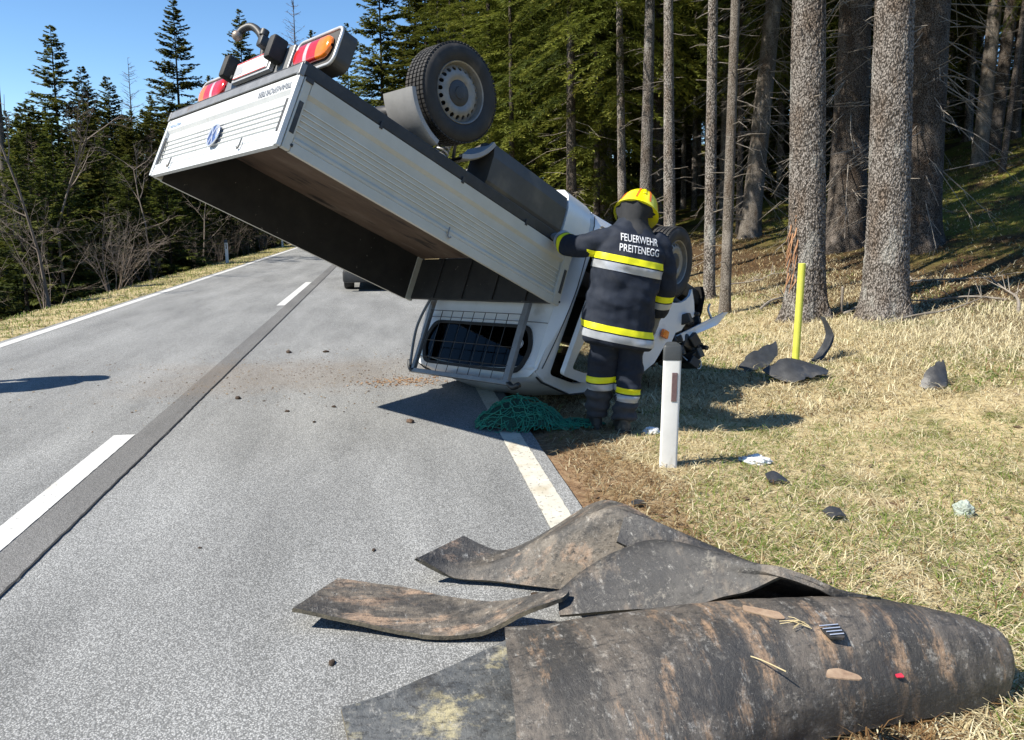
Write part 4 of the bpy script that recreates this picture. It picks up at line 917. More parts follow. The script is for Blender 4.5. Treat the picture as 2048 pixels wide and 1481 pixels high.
def sheet(name, rows, t, m, nu=40, nv=16, rough=.004, label=None, parent=None, seed=0, ragged=0.0, smooth_v=True):
    """solid bent sheet through rows of points"""
    R1 = [catmull(r_, nu) for r_ in rows]; grid = []
    for i in range(nu):
        c = [r_[i] for r_ in R1]
        if smooth_v: c = catmull(c, nv)
        else:
            out = []
            for k in range(nv):
                t_ = k / (nv - 1) * (len(c) - 1); q = min(int(t_), len(c) - 2); out.append(c[q].lerp(c[q + 1], t_ - q))
            c = out
        grid.append(c)
    # normals
    nr = [[None] * nv for _ in range(nu)]
    for i in range(nu):
        for j in range(nv):
            du = grid[min(i + 1, nu - 1)][j] - grid[max(i - 1, 0)][j]; dv = grid[i][min(j + 1, nv - 1)] - grid[i][max(j - 1, 0)]
            n_ = du.cross(dv); nr[i][j] = n_.normalized() if n_.length > 1e-9 else Vector((0, 0, 1))
    b = MB(); top = []; bot = []
    for i in range(nu):
        for j in range(nv):
            p = grid[i][j].copy()
            if j in (0, nv - 1) and ragged: p += (grid[i][1] - grid[i][0] if j == 0 else grid[i][-2] - grid[i][-1]).normalized() * ragged * max(0, mnoise.noise((i * .35, j, seed)))
            d = rough * (mnoise.noise((p.x * 7, p.y * 7, p.z * 7 + seed)) + .5 * mnoise.noise((p.x * 19, p.y * 19, p.z * 19 + seed)))
            p += nr[i][j] * d; top.append(p); bot.append(p - nr[i][j] * t)
    n = nu * nv; fs_ = []
    for i in range(nu - 1):
        for j in range(nv - 1):
            a = i * nv + j; fs_ += [(a, a + nv, a + nv + 1, a + 1), (n + a, n + a + 1, n + a + nv + 1, n + a + nv)]
    b.add(top + bot, fs_, 0); e = []
    for i in range(nu - 1):
        a = i * nv; e.append((a, a + n, a + nv + n, a + nv)); a += nv - 1; e.append((a + nv, a + nv + n, a + n, a))
    for j in range(nv - 1):
        a = j; e.append((a + 1, a + 1 + n, a + n, a)); a = (nu - 1) * nv + j; e.append((a, a + n, a + 1 + n, a + 1))
    b.f += e; b.m += [1] * len(e)
    o = b.build(name, [m, 'belt_edge'], parent, True, 50)
    return o
# rolled mat
sec = [[(.375, 2.46, .16), (.365, 2.40, .19), (.345, 2.2, .215), (.325, 1.95, .20), (.30, 1.75, .11), (.29, 1.67, .03)],
       [(.78, 2.50, .05), (.76, 2.42, .2), (.74, 2.26, .27), (.72, 2.02, .26), (.70, 1.79, .14), (.70, 1.74, .025)],
       [(1.24, 2.50, .04), (1.22, 2.41, .2), (1.20, 2.29, .285), (1.16, 2.10, .27), (1.13, 1.94, .14), (1.12, 1.91, .02)],
       [(1.64, 2.40, .04), (1.62, 2.33, .2), (1.60, 2.24, .285), (1.57, 2.11, .26), (1.54, 2.0, .13), (1.53, 1.98, .015)],
       [(1.90, 2.30, .05), (1.89, 2.27, .17), (1.88, 2.20, .238), (1.86, 2.10, .222), (1.84, 2.03, .12), (1.83, 2.01, .012)],
       [(2.03, 2.24, .05), (2.03, 2.22, .14), (2.03, 2.17, .19), (2.02, 2.11, .18), (2.01, 2.06, .10), (2.0, 2.05, .015)]]
ctr = Vector((2.02, 2.14, .10))
for k, dx in ((.86, .03), (.6, .048), (.25, .05)): sec.append([tuple(ctr + (Vector(p) - ctr) * k + Vector((dx, 0, 0))) for p in sec[5]])
rows = [[s_[k] for s_ in sec] for k in range(6)]
roll = sheet('rubber_mat', rows, .018, 'belt_roll', 70, 40, .005, seed=1)
tag(roll, 'big rolled rubber belt with brown and white stains, lying along the bottom edge', 'rubber mat')
flat = sheet('rubber_mat', [[(-.19, 2.285, .035), (0, 2.38, .024), (.2, 2.49, .026), (.44, 2.65, .022)], [(-.13, 2.0, .028), (.1, 2.1, .02), (.3, 2.2, .025), (.52, 2.3, .02)], [(.0, 1.5, .015), (.2, 1.5, .02), (.4, 1.5, .02), (.6, 1.5, .02)]], .017, 'belt_flat', 36, 24, .003, seed=2)
tag(flat, 'flat grey rubber sheet with yellowish stains, lying on asphalt beside the rolled belt', 'rubber mat')
sc_ = sheet('rubber_strip', [[(-.25, 3.16, .065), (.01, 3.11, .03), (.22, 3.0, .022), (.41, 2.86, .06), (.58, 2.73, .15), (.66, 2.68, .175)], [(-.33, 3.03, .07), (-.09, 2.97, .03), (.16, 2.86, .016), (.36, 2.77, .04), (.55, 2.69, .14), (.65, 2.665, .17)], [(-.41, 2.89, .08), (-.18, 2.83, .04), (.1, 2.72, .014), (.31, 2.68, .03), (.50, 2.64, .13), (.63, 2.65, .165)]], .017, 'belt_strip', 44, 14, .004, seed=3, ragged=.006)
tag(sc_, 'long brownish rubber strip with upturned end pointing left across the asphalt', 'rubber mat')
b = MB()
sd = sheet('rubber_strip', [[(.31, 3.35, .145), (.48, 3.32, .072), (.62, 3.32, .1), (.78, 3.30, .2), (.92, 3.22, .32), (1.0, 3.1, .345), (1.12, 3.02, .29)], [(.08, 3.2, .122), (.2, 3.21, .06), (.40, 3.195, .062), (.60, 3.165, .155), (.76, 3.09, .265), (.92, 3.035, .36), (1.05, 2.97, .30)], [(.10, 3.19, .11), (.24, 3.185, .03), (.43, 3.13, .02), (.58, 3.07, .02), (.72, 3.02, .02), (.94, 2.90, .03), (1.1, 2.82, .06)]], .017, 'belt_strip', 40, 18, .004, seed=4, smooth_v=False)
tag(sd, 'grey rubber strip curling up into a high wave behind the other strip', 'rubber mat')
se = sheet('rubber_mat', [[(.66, 2.8, .10), (.84, 2.92, .12), (1.02, 2.93, .15), (1.15, 2.85, .15), (1.28, 2.78, .14), (1.38, 2.7, .13), (1.5, 2.6, .13), (1.6, 2.5, .15), (1.68, 2.42, .2), (1.75, 2.35, .22)], [(.633, 2.729, .15), (.819, 2.82, .22), (1.002, 2.805, .30), (1.093, 2.712, .33), (1.196, 2.612, .33), (1.271, 2.511, .33), (1.367, 2.391, .345), (1.468, 2.31, .33), (1.56, 2.29, .29), (1.64, 2.27, .28)],
            [(.62, 2.69, .13), (.84, 2.70, .20), (1.0, 2.66, .27), (1.10, 2.59, .28), (1.19, 2.53, .29), (1.27, 2.46, .31), (1.37, 2.38, .343), (1.46, 2.32, .331), (1.55, 2.288, .29), (1.63, 2.267, .284)],
            [(.616, 2.647, .10), (.85, 2.574, .14), (1.0, 2.52, .165), (1.102, 2.47, .20), (1.18, 2.44, .235), (1.264, 2.408, .27), (1.373, 2.366, .34), (1.448, 2.328, .33), (1.543, 2.283, .289), (1.625, 2.26, .283)]], .017, 'belt_dark', 50, 24, .004, seed=5)
tag(se, 'black folded rubber sheet bulging up between the roll and the raised strip', 'rubber mat')
sf = sheet('rubber_mat', [[(1.1, 3.3, .02), (1.32, 3.2, .0), (1.6, 3.0, .0), (1.8, 2.76, .0), (1.95, 2.58, .0), (2.03, 2.4, .0)], [(.985, 3.02, .350), (1.137, 2.939, .31), (1.361, 2.828, .22), (1.564, 2.584, .2), (1.698, 2.459, .2), (1.84, 2.33, .2)], [(.92, 2.93, .26), (1.08, 2.84, .2), (1.28, 2.72, .12), (1.48, 2.5, .12), (1.62, 2.4, .16), (1.78, 2.3, .2)]], .017, 'belt_dark', 44, 20, .004, seed=6, smooth_v=False)
tag(sf, 'dark rubber sheet sloping down onto the grass at the back of the pile', 'rubber mat')
# bits lying on the roll
def on_roll(x, y):
    bv = BVHTree.FromObject(roll, bpy.context.evaluated_depsgraph_get()); h = bv.ray_cast(Vector((x, y, 2)), Vector((0, 0, -1))); return h[0].z + .002 if h[0] else .28
MT['torn_patch'] = mat('torn_patch', [(.3, (.20, .13, .085)), (.7, (.34, .25, .17))], 25, .8, .3)
MT['straw'] = mat('straw', [(.3, (.36, .29, .15)), (.7, (.5, .42, .25))], 25, .8)
MT['red_bit'] = mat('red_bit', [(.3, (.45, .02, .05)), (.7, (.55, .04, .07))], 25, .4)
for (x, y, r_, pts) in ((1.283, 1.86, .3, [(-.045, .02), (-.01, .045), (.025, .035), (.05, -.02), (.04, -.04), (.0, -.015)]), (1.205, 2.20, -.6, [(-.07, .02), (.05, .02), (.075, -.005), (.05, -.02), (-.06, -.018)]), ):
    b = MB(); c_, s_ = math.cos(r_), math.sin(r_)
    b.panel(rpoly(pts, .01, 2), [], lambda u, v: (x + u * c_ - v * s_, y + u * s_ + v * c_, on_roll(x + u * c_ - v * s_, y + u * s_ + v * c_) + .003), .004, .03); b.build('torn_patch', 'torn_patch', roll)
x, y = 1.392, 2.09; z = on_roll(x, y); rf = empty('reflector_shard', (x, y, z)); tag(rf, 'small black ribbed plastic shard with silver rims on the rolled belt', 'shard')
b = MB(); b.panel(rpoly([(-.035, .03), (.03, .035), (.04, .0), (.02, -.04), (-.025, -.03)], .006, 2), [], lambda u, v: (u, v, .008 + .1 * v), .008, .02); b.build('plate', 'black_plastic', rf)
for k in range(4):
    yy = .024 - k * .016; b = MB(); b.tube([(-.032 + k * .003, yy, .012 + .1 * yy), (.034 - k * .003, yy, .012 + .1 * yy)], .0022, 5); b.build('rib', 'chrome', rf)
st = empty('straw_tuft', (x - .1, y + .03, on_roll(x - .1, y + .03))); tag(st, 'tuft of pale straw stuck beside the black shard on the rolled belt', 'straw')
for k in range(7):
    b = MB(); a = random.uniform(-.5, .9); L_ = random.uniform(.05, .11); b.tube([(.03, random.uniform(-.03, .03), .004), (.03 - L_ * math.cos(a) * .6, L_ * math.sin(a) * .5, .014), (.03 - L_ * math.cos(a), L_ * math.sin(a), .006)], .0014, 4); b.build('stalk', 'straw', st)
b = MB(); b.tube(catmull([(0, 0, .0), (.05, -.045, .004), (.11, -.11, -.006)], 8), .0025, 5); o = b.build('twig', 'straw'); o.location = (1.05, 2.065, on_roll(1.09, 2.02) + .004); tag(o, 'thin pale twig lying across the middle of the rolled belt', 'twig')
b = MB(); b.panel(rpoly([(-.012, -.01), (.012, -.014), (.016, .01), (-.006, .016)], .004, 2), [], lambda u, v: (u, v, .004), .004); o = b.build('red_fragment', 'red_bit'); o.location = (1.577, 2.0, on_roll(1.577, 2.0) + .002); tag(o, 'tiny red plastic fragment near the right end of the rolled belt', 'fragment')

# ------------------------------------------------------------------ roadside posts, pole, debris
MT['post_white'] = mat('post_white', [(.3, (.66, .66, .63)), (.7, (.76, .76, .74))], 6, .5, .05, spots=[((.38, .35, .28), 10, .6, .2, (1, 1, .3))])
MT['post_black'] = mat('post_black', [(.3, (.03, .035, .037)), (.7, (.055, .06, .063))], 8, .55)
MT['post_reflector'] = mat('post_reflector', [(.3, (.12, .075, .075)), (.7, (.18, .12, .12))], 60, .3)
MT['reflector_white'] = mat('reflector_white', [(.3, (.03, .03, .03)), (.7, (.05, .05, .05))], 60, .3)
def delineator(loc_, h, label, refl, rz=0.0, w=.062):
    t = empty('delineator_post', loc_); t.rotation_euler = (0, 0, rz)
    prof = rpoly([(-w, -.045), (w, -.045), (w * .55, .055), (-w * .55, .055)], .02, 3)
    b = MB(); b.loft([[(x, y, z) for x, y in prof] for z in (-.15, h - .10)]); P(b, 'post', 'post_white', t, True, 45)
    b = MB(); top = [[(x * 1.04, y * 1.04, h - .10) for x, y in prof], [(x * 1.04, y * 1.04, h - .012 + y * .12) for x, y in prof], [(x * .9, y * .9, h + y * .12) for x, y in prof]]
    b.loft(top); P(b, 'cap', 'post_black', t, True, 45)
    b = MB(); b.box((.001, -.0495, h - .37), (.036, -.0455, h - .18), 0, .002) if refl == 'post_reflector' else b.box((-.02, -.0495, h - .32), (.02, -.0455, h - .12), 0, .002); P(b, 'reflector', refl, t)
    tag(t, label, 'delineator', 'roadside delineator posts'); return t
delineator((1.80, 4.66, -.02), .83, 'white delineator post with black cap beside the firefighter', 'post_reflector', R(-14))
delineator((-5.88, 30.4, -.03), .85, 'far white delineator post on the grass verge across the road', 'reflector_white', 0)
delineator((-5.95, 47.0, -.03), .85, 'farthest delineator post where the verge disappears behind the truck bed', 'reflector_white', 0)
MT['yellow_pole'] = mat('yellow_pole', [(.3, (.50, .52, .06)), (.7, (.62, .62, .10))], 6, .5, .05, spots=[((.36, .36, .12), 8, .58, .2, (1, 1, .3))])
t = empty('marker_pole', (4.51, 7.89, terr(4.51, 7.89) - .02)); tag(t, 'yellow marker pole standing in the dry grass before the thick trunks', 'pole'); t.rotation_euler = (R(-3), R(1.5), 0)
b = MB(); b.tube([(0, 0, -.1), (0, 0, 1.19), (0, 0, 1.196)], [.04, .04, .034], 16); P(b, 'pole', 'yellow_pole', t, True, 40)
b = MB(); b.lathe([(-.01, .001), (-.01, .14), (.03, .135), (.05, .08), (.09, .046)], (0.02, .05, .04), 'z', 20); P(b, 'foot', 'helmet_yellow', t, True, 40)
MT['trim_black'] = mat('trim_black', [(.3, (.02, .021, .023)), (.7, (.045, .047, .05))], 10, .5, .2, bscale=60, spots=[((.1, .095, .085), 6, .56, .2)])
def shard(loc_, rows, m, label, cat='debris', rz=0, group=None, name='plastic_debris', rough=.01):
    o = sheet(name, rows, .006, m, 22, 12, rough, seed=loc_[0], ragged=.05 if name == 'plastic_debris' else .0); o.location = loc_; o.rotation_euler = (0, 0, rz); tag(o, label, cat, group); return o
g_ = terr
shard((4.06, 7.23, g_(4.06, 7.23)), [[(-.28, .02, .1), (-.05, .08, .2), (.2, .1, .17), (.42, .02, .1)], [(-.18, -.08, .03), (.0, -.05, .13), (.22, -.02, .14), (.42, -.05, .09)], [(-.06, -.2, .0), (.05, -.2, .03), (.2, -.16, .05), (.36, -.12, .06)]], 'trim_black', 'bent black plastic panel in front of the yellow pole foot')
shard((4.05, 7.95, g_(4.05, 7.95)), [[(-.25, -.12, .03), (-.1, .0, .14), (.1, .1, .2), (.36, .22, .26)], [(-.22, -.2, .02), (-.05, -.12, .08), (.12, -.02, .1), (.34, .14, .2)], [(-.28, -.26, .0), (-.06, -.22, .02), (.1, -.12, .03), (.3, .06, .12)]], 'trim_black', 'black wheel arch liner left of the yellow pole')
shard((4.95, 8.1, g_(4.95, 8.1)), [[(-.2, -.1, .02), (-.06, .0, .1), (.06, .05, .3), (.0, .1, .52)], [(-.12, -.14, .01), (.02, -.06, .08), (.14, .0, .28), (.05, .07, .5)]], 'trim_black', 'dark curved plastic strip standing up beside the yellow pole', name='plastic_strip')
shard((5.05, 6.36, g_(5.05, 6.36)), [[(-.13, .02, .02), (-.06, .05, .13), (.05, .07, .22), (.12, .05, .26)], [(-.1, -.04, .0), (-.02, -.03, .08), (.06, -.02, .12), (.13, .0, .14)], [(-.05, -.1, .0), (.02, -.1, .02), (.08, -.08, .03), (.12, -.05, .02)]], 'trim_black', 'lone black plastic shard in the straw near the right edge')
shard((2.39, 3.66, g_(2.39, 3.66) + .01), [[(-.05, .04, .03), (.0, .05, .05), (.05, .04, .04)], [(-.04, -.04, .02), (.0, -.04, .03), (.05, -.03, .02)]], 'trim_black', 'flat square black chip in the grass behind the rubber pile', name='plastic_chip', rough=.004)
shard((1.37, 3.97, .004), [[(-.04, .015, .012), (.0, .025, .02), (.04, .015, .012)], [(-.04, -.02, .01), (.0, -.025, .014), (.04, -.015, .01)]], 'trim_black', 'small dark oval chip on the brown needles by the road edge', name='plastic_chip', rough=.003)
shard((2.38, 4.28, g_(2.38, 4.28) + .01), [[(-.07, .03, .05), (.0, .04, .06), (.07, .0, .01)], [(-.07, -.03, .01), (.0, -.03, .02), (.07, -.03, .0)]], 'trim_black', 'black curled chip in the grass just past the post shadow', name='plastic_chip', rough=.004)
# crumpled clear bag and white scraps
MT['clear_bag'] = mat('clear_bag', [(.3, (.55, .58, .6)), (.7, (.75, .77, .78))], 20, .18, .3, coat=.5)
def crumple(loc_, sx, sy, sz, m, label, cat, name, seed=0):
    bm = bmesh.new(); bmesh.ops.create_icosphere(bm, subdivisions=4, radius=1)
    for v in bm.verts:
        p = v.co.copy(); k = 1 + .35 * mnoise.noise(p * 2 + Vector((seed, 0, 0))) + .28 * abs(mnoise.noise(p * 5 + Vector((0, seed, 0))))
        v.co = Vector((p.x * sx * k, p.y * sy * k, max(-.3, p.z) * sz * k + sz * .3))
    me = bpy.data.meshes.new(name); bm.to_mesh(me); bm.free(); me.materials.append(MT[m]); o = link(name, me); o.location = loc_; tag(o, label, cat); return o
crumple((2.47, 4.75, g_(2.47, 4.75)), .10, .07, .035, 'clear_bag', 'crumpled clear plastic bag on the straw right of the post', 'plastic bag', 'plastic_bag', 1)
crumple((1.97, 5.45, -.01), .06, .05, .03, 'clear_bag', 'small crumpled clear plastic scrap right of the firefighter boots', 'plastic scrap', 'plastic_scrap', 2)
MT['lichen'] = mat('lichen', [(.3, (.2, .24, .2)), (.7, (.42, .47, .42))], 40, .9, .6)
crumple((3.28, 3.77, g_(3.28, 3.77)), .05, .05, .06, 'lichen', 'pale grey green lichen tuft in the grass at right', 'lichen', 'lichen_tuft', 3)
# clods, cones and stones
MT['soil'] = mat('soil', [(.3, (.018, .012, .008)), (.7, (.07, .045, .028))], 30, .95, .5)
MT['cone'] = mat('cone', [(.3, (.05, .028, .016)), (.7, (.13, .08, .05))], 30, .9, .5)
def clod(x, y, s_, m, label, cat, name, group=None, k=1.6, zz=None):
    s_ *= .6; bm = bmesh.new(); bmesh.ops.create_icosphere(bm, subdivisions=2, radius=1)
    sd_ = random.random() * 50
    for v in bm.verts:
        p = v.co.copy(); q = 1 + .45 * mnoise.noise(p * 1.7 + Vector((sd_, 0, 0))); v.co = Vector((p.x * s_ * k * q, p.y * s_ * q, p.z * s_ * .7 * q))
    for f in bm.faces: f.smooth = True
    me = bpy.data.meshes.new(name); bm.to_mesh(me); bm.free(); me.materials.append(MT[m]); o = link(name, me)
    o.location = (x, y, (terr(x, y) if abs(x + 2) > 3.1 else 0) + s_ * .35); o.rotation_euler = (0, 0, random.uniform(0, 3)); tag(o, label, cat, group)
for (x, y, s_, l) in ((-1.204, 9.538, .05, 'dark soil clod left of the shadow on the dirt streak'), (-.762, 9.5, .04, 'flat soil clod right of the darker clod on the dirt streak'), (-1.365, 7.095, .04, 'lone dark soil clod just right of the road seam'),
                      (.147, 6.02, .045, 'brown spruce cone lying below the pointed shadow of the truck bed'), (-.104, 3.6, .016, 'black pebble left of the upper rubber strip tip'), (-.242, 2.63, .02, 'black rubber crumb on asphalt below the long strip tip'),
                      (-.954, 3.765, .012, 'tiny dark pebble in mid lane nearer the seam'), (.592, 3.03, .018, 'black crumb lying between the two rubber strips'), (-.864, 6.53, .022, 'small soil crumb near the middle of the lane'),
                      (-.486, 6.63, .025, 'soil crumb in the brown stain in front of the cab'), (-.61, 6.14, .02, 'dark crumb just below the brown stain')):
    clod(x, y, s_, 'cone' if 'cone' in l else 'soil', l, 'clod' if 'cone' not in l else 'spruce cone', 'spruce_cone' if 'cone' in l else 'soil_clod')
for (x, y, l) in ((3.32, 4.37, 'dark spruce cone in straw, right of the lone long cone'), (3.29, 4.66, 'long dark spruce cone on flattened straw right of the bag'), (2.03, 3.99, 'brown cone half sunk in needles below the post'), (4.81, 5.08, 'dark cone at the right edge of the picture in the straw'),
               (2.94, 3.95, 'weathered cone below the two dark cones in the grass'), (2.62, 3.06, 'brown spruce cone in grass above the roll, left one'), (2.82, 2.86, 'brown spruce cone at right picture edge above the roll'), (4.39, 6.44, 'spruce cone in the straw between pole and lone shard'), (1.45, 3.8, 'brown cone on the needle litter behind the rubber pile')):
    clod(x, y, .026, 'cone', l, 'spruce cone', 'spruce_cone', 'spruce cones on the verge', 2.2)
# soil crumbs thrown over the road: nobody could count them
def crumbs(n, fx, s0, s1):
    vs_, fs_, at = [], [], []
    base = np.array([(1, 0, 0), (-1, 0, 0), (0, 1, 0), (0, -1, 0), (0, 0, 1)], float); tri = np.array([(0, 2, 4), (2, 1, 4), (1, 3, 4), (3, 0, 4)])
    for i in range(n):
        x, y, z = fx(); s_ = random.uniform(s0, s1) * random.uniform(.5, 1); a = random.uniform(0, 6.3); c_, q = math.cos(a), math.sin(a)
        P_ = base * np.array([s_ * random.uniform(.7, 2), s_, s_ * .6]); P_ = np.stack([P_[:, 0] * c_ - P_[:, 1] * q + x, P_[:, 0] * q + P_[:, 1] * c_ + y, P_[:, 2] + z], 1)
        fs_.append(tri + len(vs_) * 5); vs_.append(P_); at += [random.random()] * 4
    return np.concatenate(vs_), np.concatenate(fs_), at
MT['crumb'] = attr_mat('crumb', [(0, (.03, .02, .013)), (.5, (.12, .08, .05)), (1, (.26, .2, .12))], .95)
def fx1():
    while True:
        x = random.gauss(-.9, 1.3); y = 8.2 + .05 * x + random.gauss(0, .75)
        if -4.5 < x < 1: return x, y, .004
cv, cf, ca = crumbs(1300, fx1, .003, .012); o = link('soil_crumbs', np_mesh('soil_crumbs', cv, cf, 3, 'crumb', ca)); tag(o, 'brown soil crumbs strewn across both lanes before the truck', 'dirt', kind='stuff')
MT['crumb_red'] = attr_mat('crumb_red', [(0, (.08, .045, .025)), (.5, (.2, .12, .07)), (1, (.32, .22, .13))], .95)
cv, cf, ca = crumbs(420, lambda: (random.gauss(.12, .24), 7.6 + random.gauss(0, .13), .005), .004, .016); o = link('soil_crumbs', np_mesh('soil_crumbs', cv, cf, 3, 'crumb_red', ca)); tag(o, 'reddish soil heap scattered beside the window guard of the cab', 'dirt', kind='stuff')
# green net
MT['net_green'] = mat('net_green', [(.3, (.006, .12, .075)), (.7, (.02, .24, .15))], 20, .6)
def net_h(x, y):
    d = math.hypot((x - 1.0) / .36, (y - 5.80) / .24); h_ = .26 * max(0, 1 - d) ** .55
    d2 = math.hypot((x - 1.4) / .26, (y - 5.70) / .10); h_ = max(h_, .06 * max(0, 1 - d2) ** .5)
    return h_
b = MB()
for k in range(150):
    if k < 105: cx, cy, ex, ey = 1.0, 5.80, .36, .24
    else: cx, cy, ex, ey = 1.38, 5.70, .28, .10
    a = random.uniform(0, 6.3); r0 = random.random() ** .5; x = cx + ex * r0 * math.cos(a); y = cy + ey * r0 * math.sin(a); hd = random.uniform(0, 6.3); pts = []
    lay = random.uniform(.55, 1.0)
    for q in range(14):
        hd += random.gauss(0, .45); x += .035 * math.cos(hd); y += .028 * math.sin(hd)
        if math.hypot((x - cx) / ex, (y - cy) / ey) > 1: hd += 1.6; x = cx + (x - cx) * .95; y = cy + (y - cy) * .95
        pts.append((x, y, .008 + net_h(x, y) * lay + .006 * math.sin(q * 2.1 + k)))
    b.tube(catmull(pts, 26), .0032, 4, caps=False)
net = empty('net', (0, 0, 0)); tag(net, 'heap of green netting lying on the edge line below the cab', 'net'); 
cords = b.build('cords', 'net_green', net); tag(cords, kind='stuff')
bb = MB(); gxn = np.linspace(.62, 1.68, 54); gyn = np.linspace(5.52, 6.06, 28)
vv = [(x, y, .003 + net_h(x, y) * .8 + .012 * mnoise.noise((x * 22, y * 22, 0)) * (1 if net_h(x, y) > .01 else 0)) for x in gxn for y in gyn]; ff = []
for i in range(53):
    for j in range(27):
        q = [i * 28 + j, (i + 1) * 28 + j, (i + 1) * 28 + j + 1, i * 28 + j + 1]
        if all(net_h(vv[k][0], vv[k][1]) > .004 for k in q): ff.append(q)
MT['net_dark'] = mat('net_dark', [(.3, (.003, .03, .02)), (.7, (.006, .06, .038))], 60, .9, .6, bscale=120)
bb.add(vv, ff); bb.build('heap', 'net_dark', net, True)

# ------------------------------------------------------------------ vegetation
def bark_mat(name, c0, c1, c2, scale=75, randval=.2):
    m = bpy.data.materials.new(name); m.use_nodes = True
    nt = m.node_tree; N = nt.nodes; Lk = nt.links; b = N['Principled BSDF']; b.inputs['Roughness'].default_value = .9; b.inputs['Specular IOR Level'].default_value = .15
    tc = N.new('ShaderNodeTexCoord'); mp = N.new('ShaderNodeMapping'); mp.inputs['Scale'].default_value = (1, 1, .55); Lk.new(tc.outputs['Object'], mp.inputs[0])
    n0 = N.new('ShaderNodeTexNoise'); n0.inputs['Scale'].default_value = 13; n0.inputs['Detail'].default_value = 6; Lk.new(mp.outputs[0], n0.inputs[0])
    ad = N.new('ShaderNodeVectorMath'); ad.operation = 'MULTIPLY_ADD'; ad.inputs[1].default_value = (.06, .06, .06); Lk.new(n0.outputs['Color'], ad.inputs[0]); Lk.new(mp.outputs[0], ad.inputs[2])
    vo = N.new('ShaderNodeTexVoronoi'); vo.inputs['Scale'].default_value = scale; Lk.new(ad.outputs[0], vo.inputs[0])
    n1 = N.new('ShaderNodeTexNoise'); n1.inputs['Scale'].default_value = 3.5; n1.inputs['Detail'].default_value = 8; n1.inputs['Roughness'].default_value = .7; Lk.new(tc.outputs['Object'], n1.inputs[0])
    r1 = N.new('ShaderNodeValToRGB'); e = r1.color_ramp.elements; e[0].position, e[0].color = .3, lin(c1); e[1].position, e[1].color = .72, lin(c2); Lk.new(n1.outputs[0], r1.inputs[0])
    mr = N.new('ShaderNodeMapRange'); mr.inputs['From Min'].default_value = .2; mr.inputs['From Max'].default_value = .68; Lk.new(vo.outputs['Distance'], mr.inputs[0])
    mx = N.new('ShaderNodeMix'); mx.data_type = 'RGBA'; Lk.new(mr.outputs[0], mx.inputs[0]); Lk.new(r1.outputs[0], mx.inputs[6]); mx.inputs[7].default_value = lin(c0)
    n5 = N.new('ShaderNodeTexNoise'); n5.inputs['Scale'].default_value = 1.9; n5.inputs['Detail'].default_value = 7; n5.inputs['Roughness'].default_value = .65; mp5 = N.new('ShaderNodeMapping'); mp5.inputs['Scale'].default_value = (1.6, 1.6, .6); Lk.new(tc.outputs['Object'], mp5.inputs[0]); Lk.new(mp5.outputs[0], n5.inputs[0])
    f5 = N.new('ShaderNodeMapRange'); f5.inputs['From Min'].default_value = .5; f5.inputs['From Max'].default_value = .62; f5.inputs['To Max'].default_value = .65; Lk.new(n5.outputs[0], f5.inputs[0])
    x5 = N.new('ShaderNodeMix'); x5.data_type = 'RGBA'; x5.blend_type = 'MULTIPLY'; Lk.new(f5.outputs[0], x5.inputs[0]); Lk.new(mx.outputs[2], x5.inputs[6]); x5.inputs[7].default_value = (.52, .40, .30, 1)
    f6 = N.new('ShaderNodeMapRange'); f6.inputs['From Min'].default_value = .44; f6.inputs['From Max'].default_value = .34; f6.inputs['To Max'].default_value = .5; Lk.new(n5.outputs[0], f6.inputs[0])
    x6 = N.new('ShaderNodeMix'); x6.data_type = 'RGBA'; Lk.new(f6.outputs[0], x6.inputs[0]); Lk.new(x5.outputs[2], x6.inputs[6]); x6.inputs[7].default_value = lin(tuple(min(.5, q * 1.25) for q in c2)); mx = x6
    oi = N.new('ShaderNodeObjectInfo'); hs = N.new('ShaderNodeHueSaturation'); m3 = N.new('ShaderNodeMapRange'); m3.inputs['To Min'].default_value = 1 - randval; m3.inputs['To Max'].default_value = 1 + randval
    Lk.new(oi.outputs['Random'], m3.inputs[0]); Lk.new(m3.outputs[0], hs.inputs['Value']); Lk.new(mx.outputs[2], hs.inputs['Color']); Lk.new(hs.outputs[0], b.inputs['Base Color'])
    bp = N.new('ShaderNodeBump'); bp.inputs['Strength'].default_value = 1.0; bp.inputs['Distance'].default_value = .018; bp.invert = True; Lk.new(vo.outputs['Distance'], bp.inputs['Height']); Lk.new(bp.outputs[0], b.inputs['Normal'])
    return m
MT['bark'] = bark_mat('bark', (.055, .047, .04), (.25, .222, .198), (.44, .405, .37), 52)
MT['bark_dark'] = bark_mat('bark_dark', (.035, .028, .022), (.11, .093, .08), (.2, .172, .15), 60)
MT['bark_pale'] = bark_mat('bark_pale', (.09, .075, .06), (.22, .195, .165), (.33, .30, .265), 80)
MT['dead_wood'] = mat('dead_wood', [(.3, (.14, .115, .09)), (.7, (.30, .27, .23))], 8, .9, randval=.2)
MT['twig_bare'] = mat('twig_bare', [(.3, (.11, .085, .065)), (.7, (.24, .20, .165))], 3, .9, randval=.35)
MT['twig_red'] = mat('twig_red', [(.3, (.10, .065, .05)), (.7, (.20, .145, .115))], 3, .9, randval=.3)
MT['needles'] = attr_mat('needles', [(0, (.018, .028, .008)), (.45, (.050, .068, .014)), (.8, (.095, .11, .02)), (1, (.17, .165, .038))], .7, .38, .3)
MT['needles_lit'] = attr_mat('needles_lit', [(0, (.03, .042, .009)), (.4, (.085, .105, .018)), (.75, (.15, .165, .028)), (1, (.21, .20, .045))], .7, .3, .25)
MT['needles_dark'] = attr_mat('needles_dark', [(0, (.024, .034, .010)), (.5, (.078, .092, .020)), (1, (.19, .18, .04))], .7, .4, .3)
TILT = Matrix.Rotation(R(-5), 4, 'X')     # the road climbs, so plumb lines lean away from it

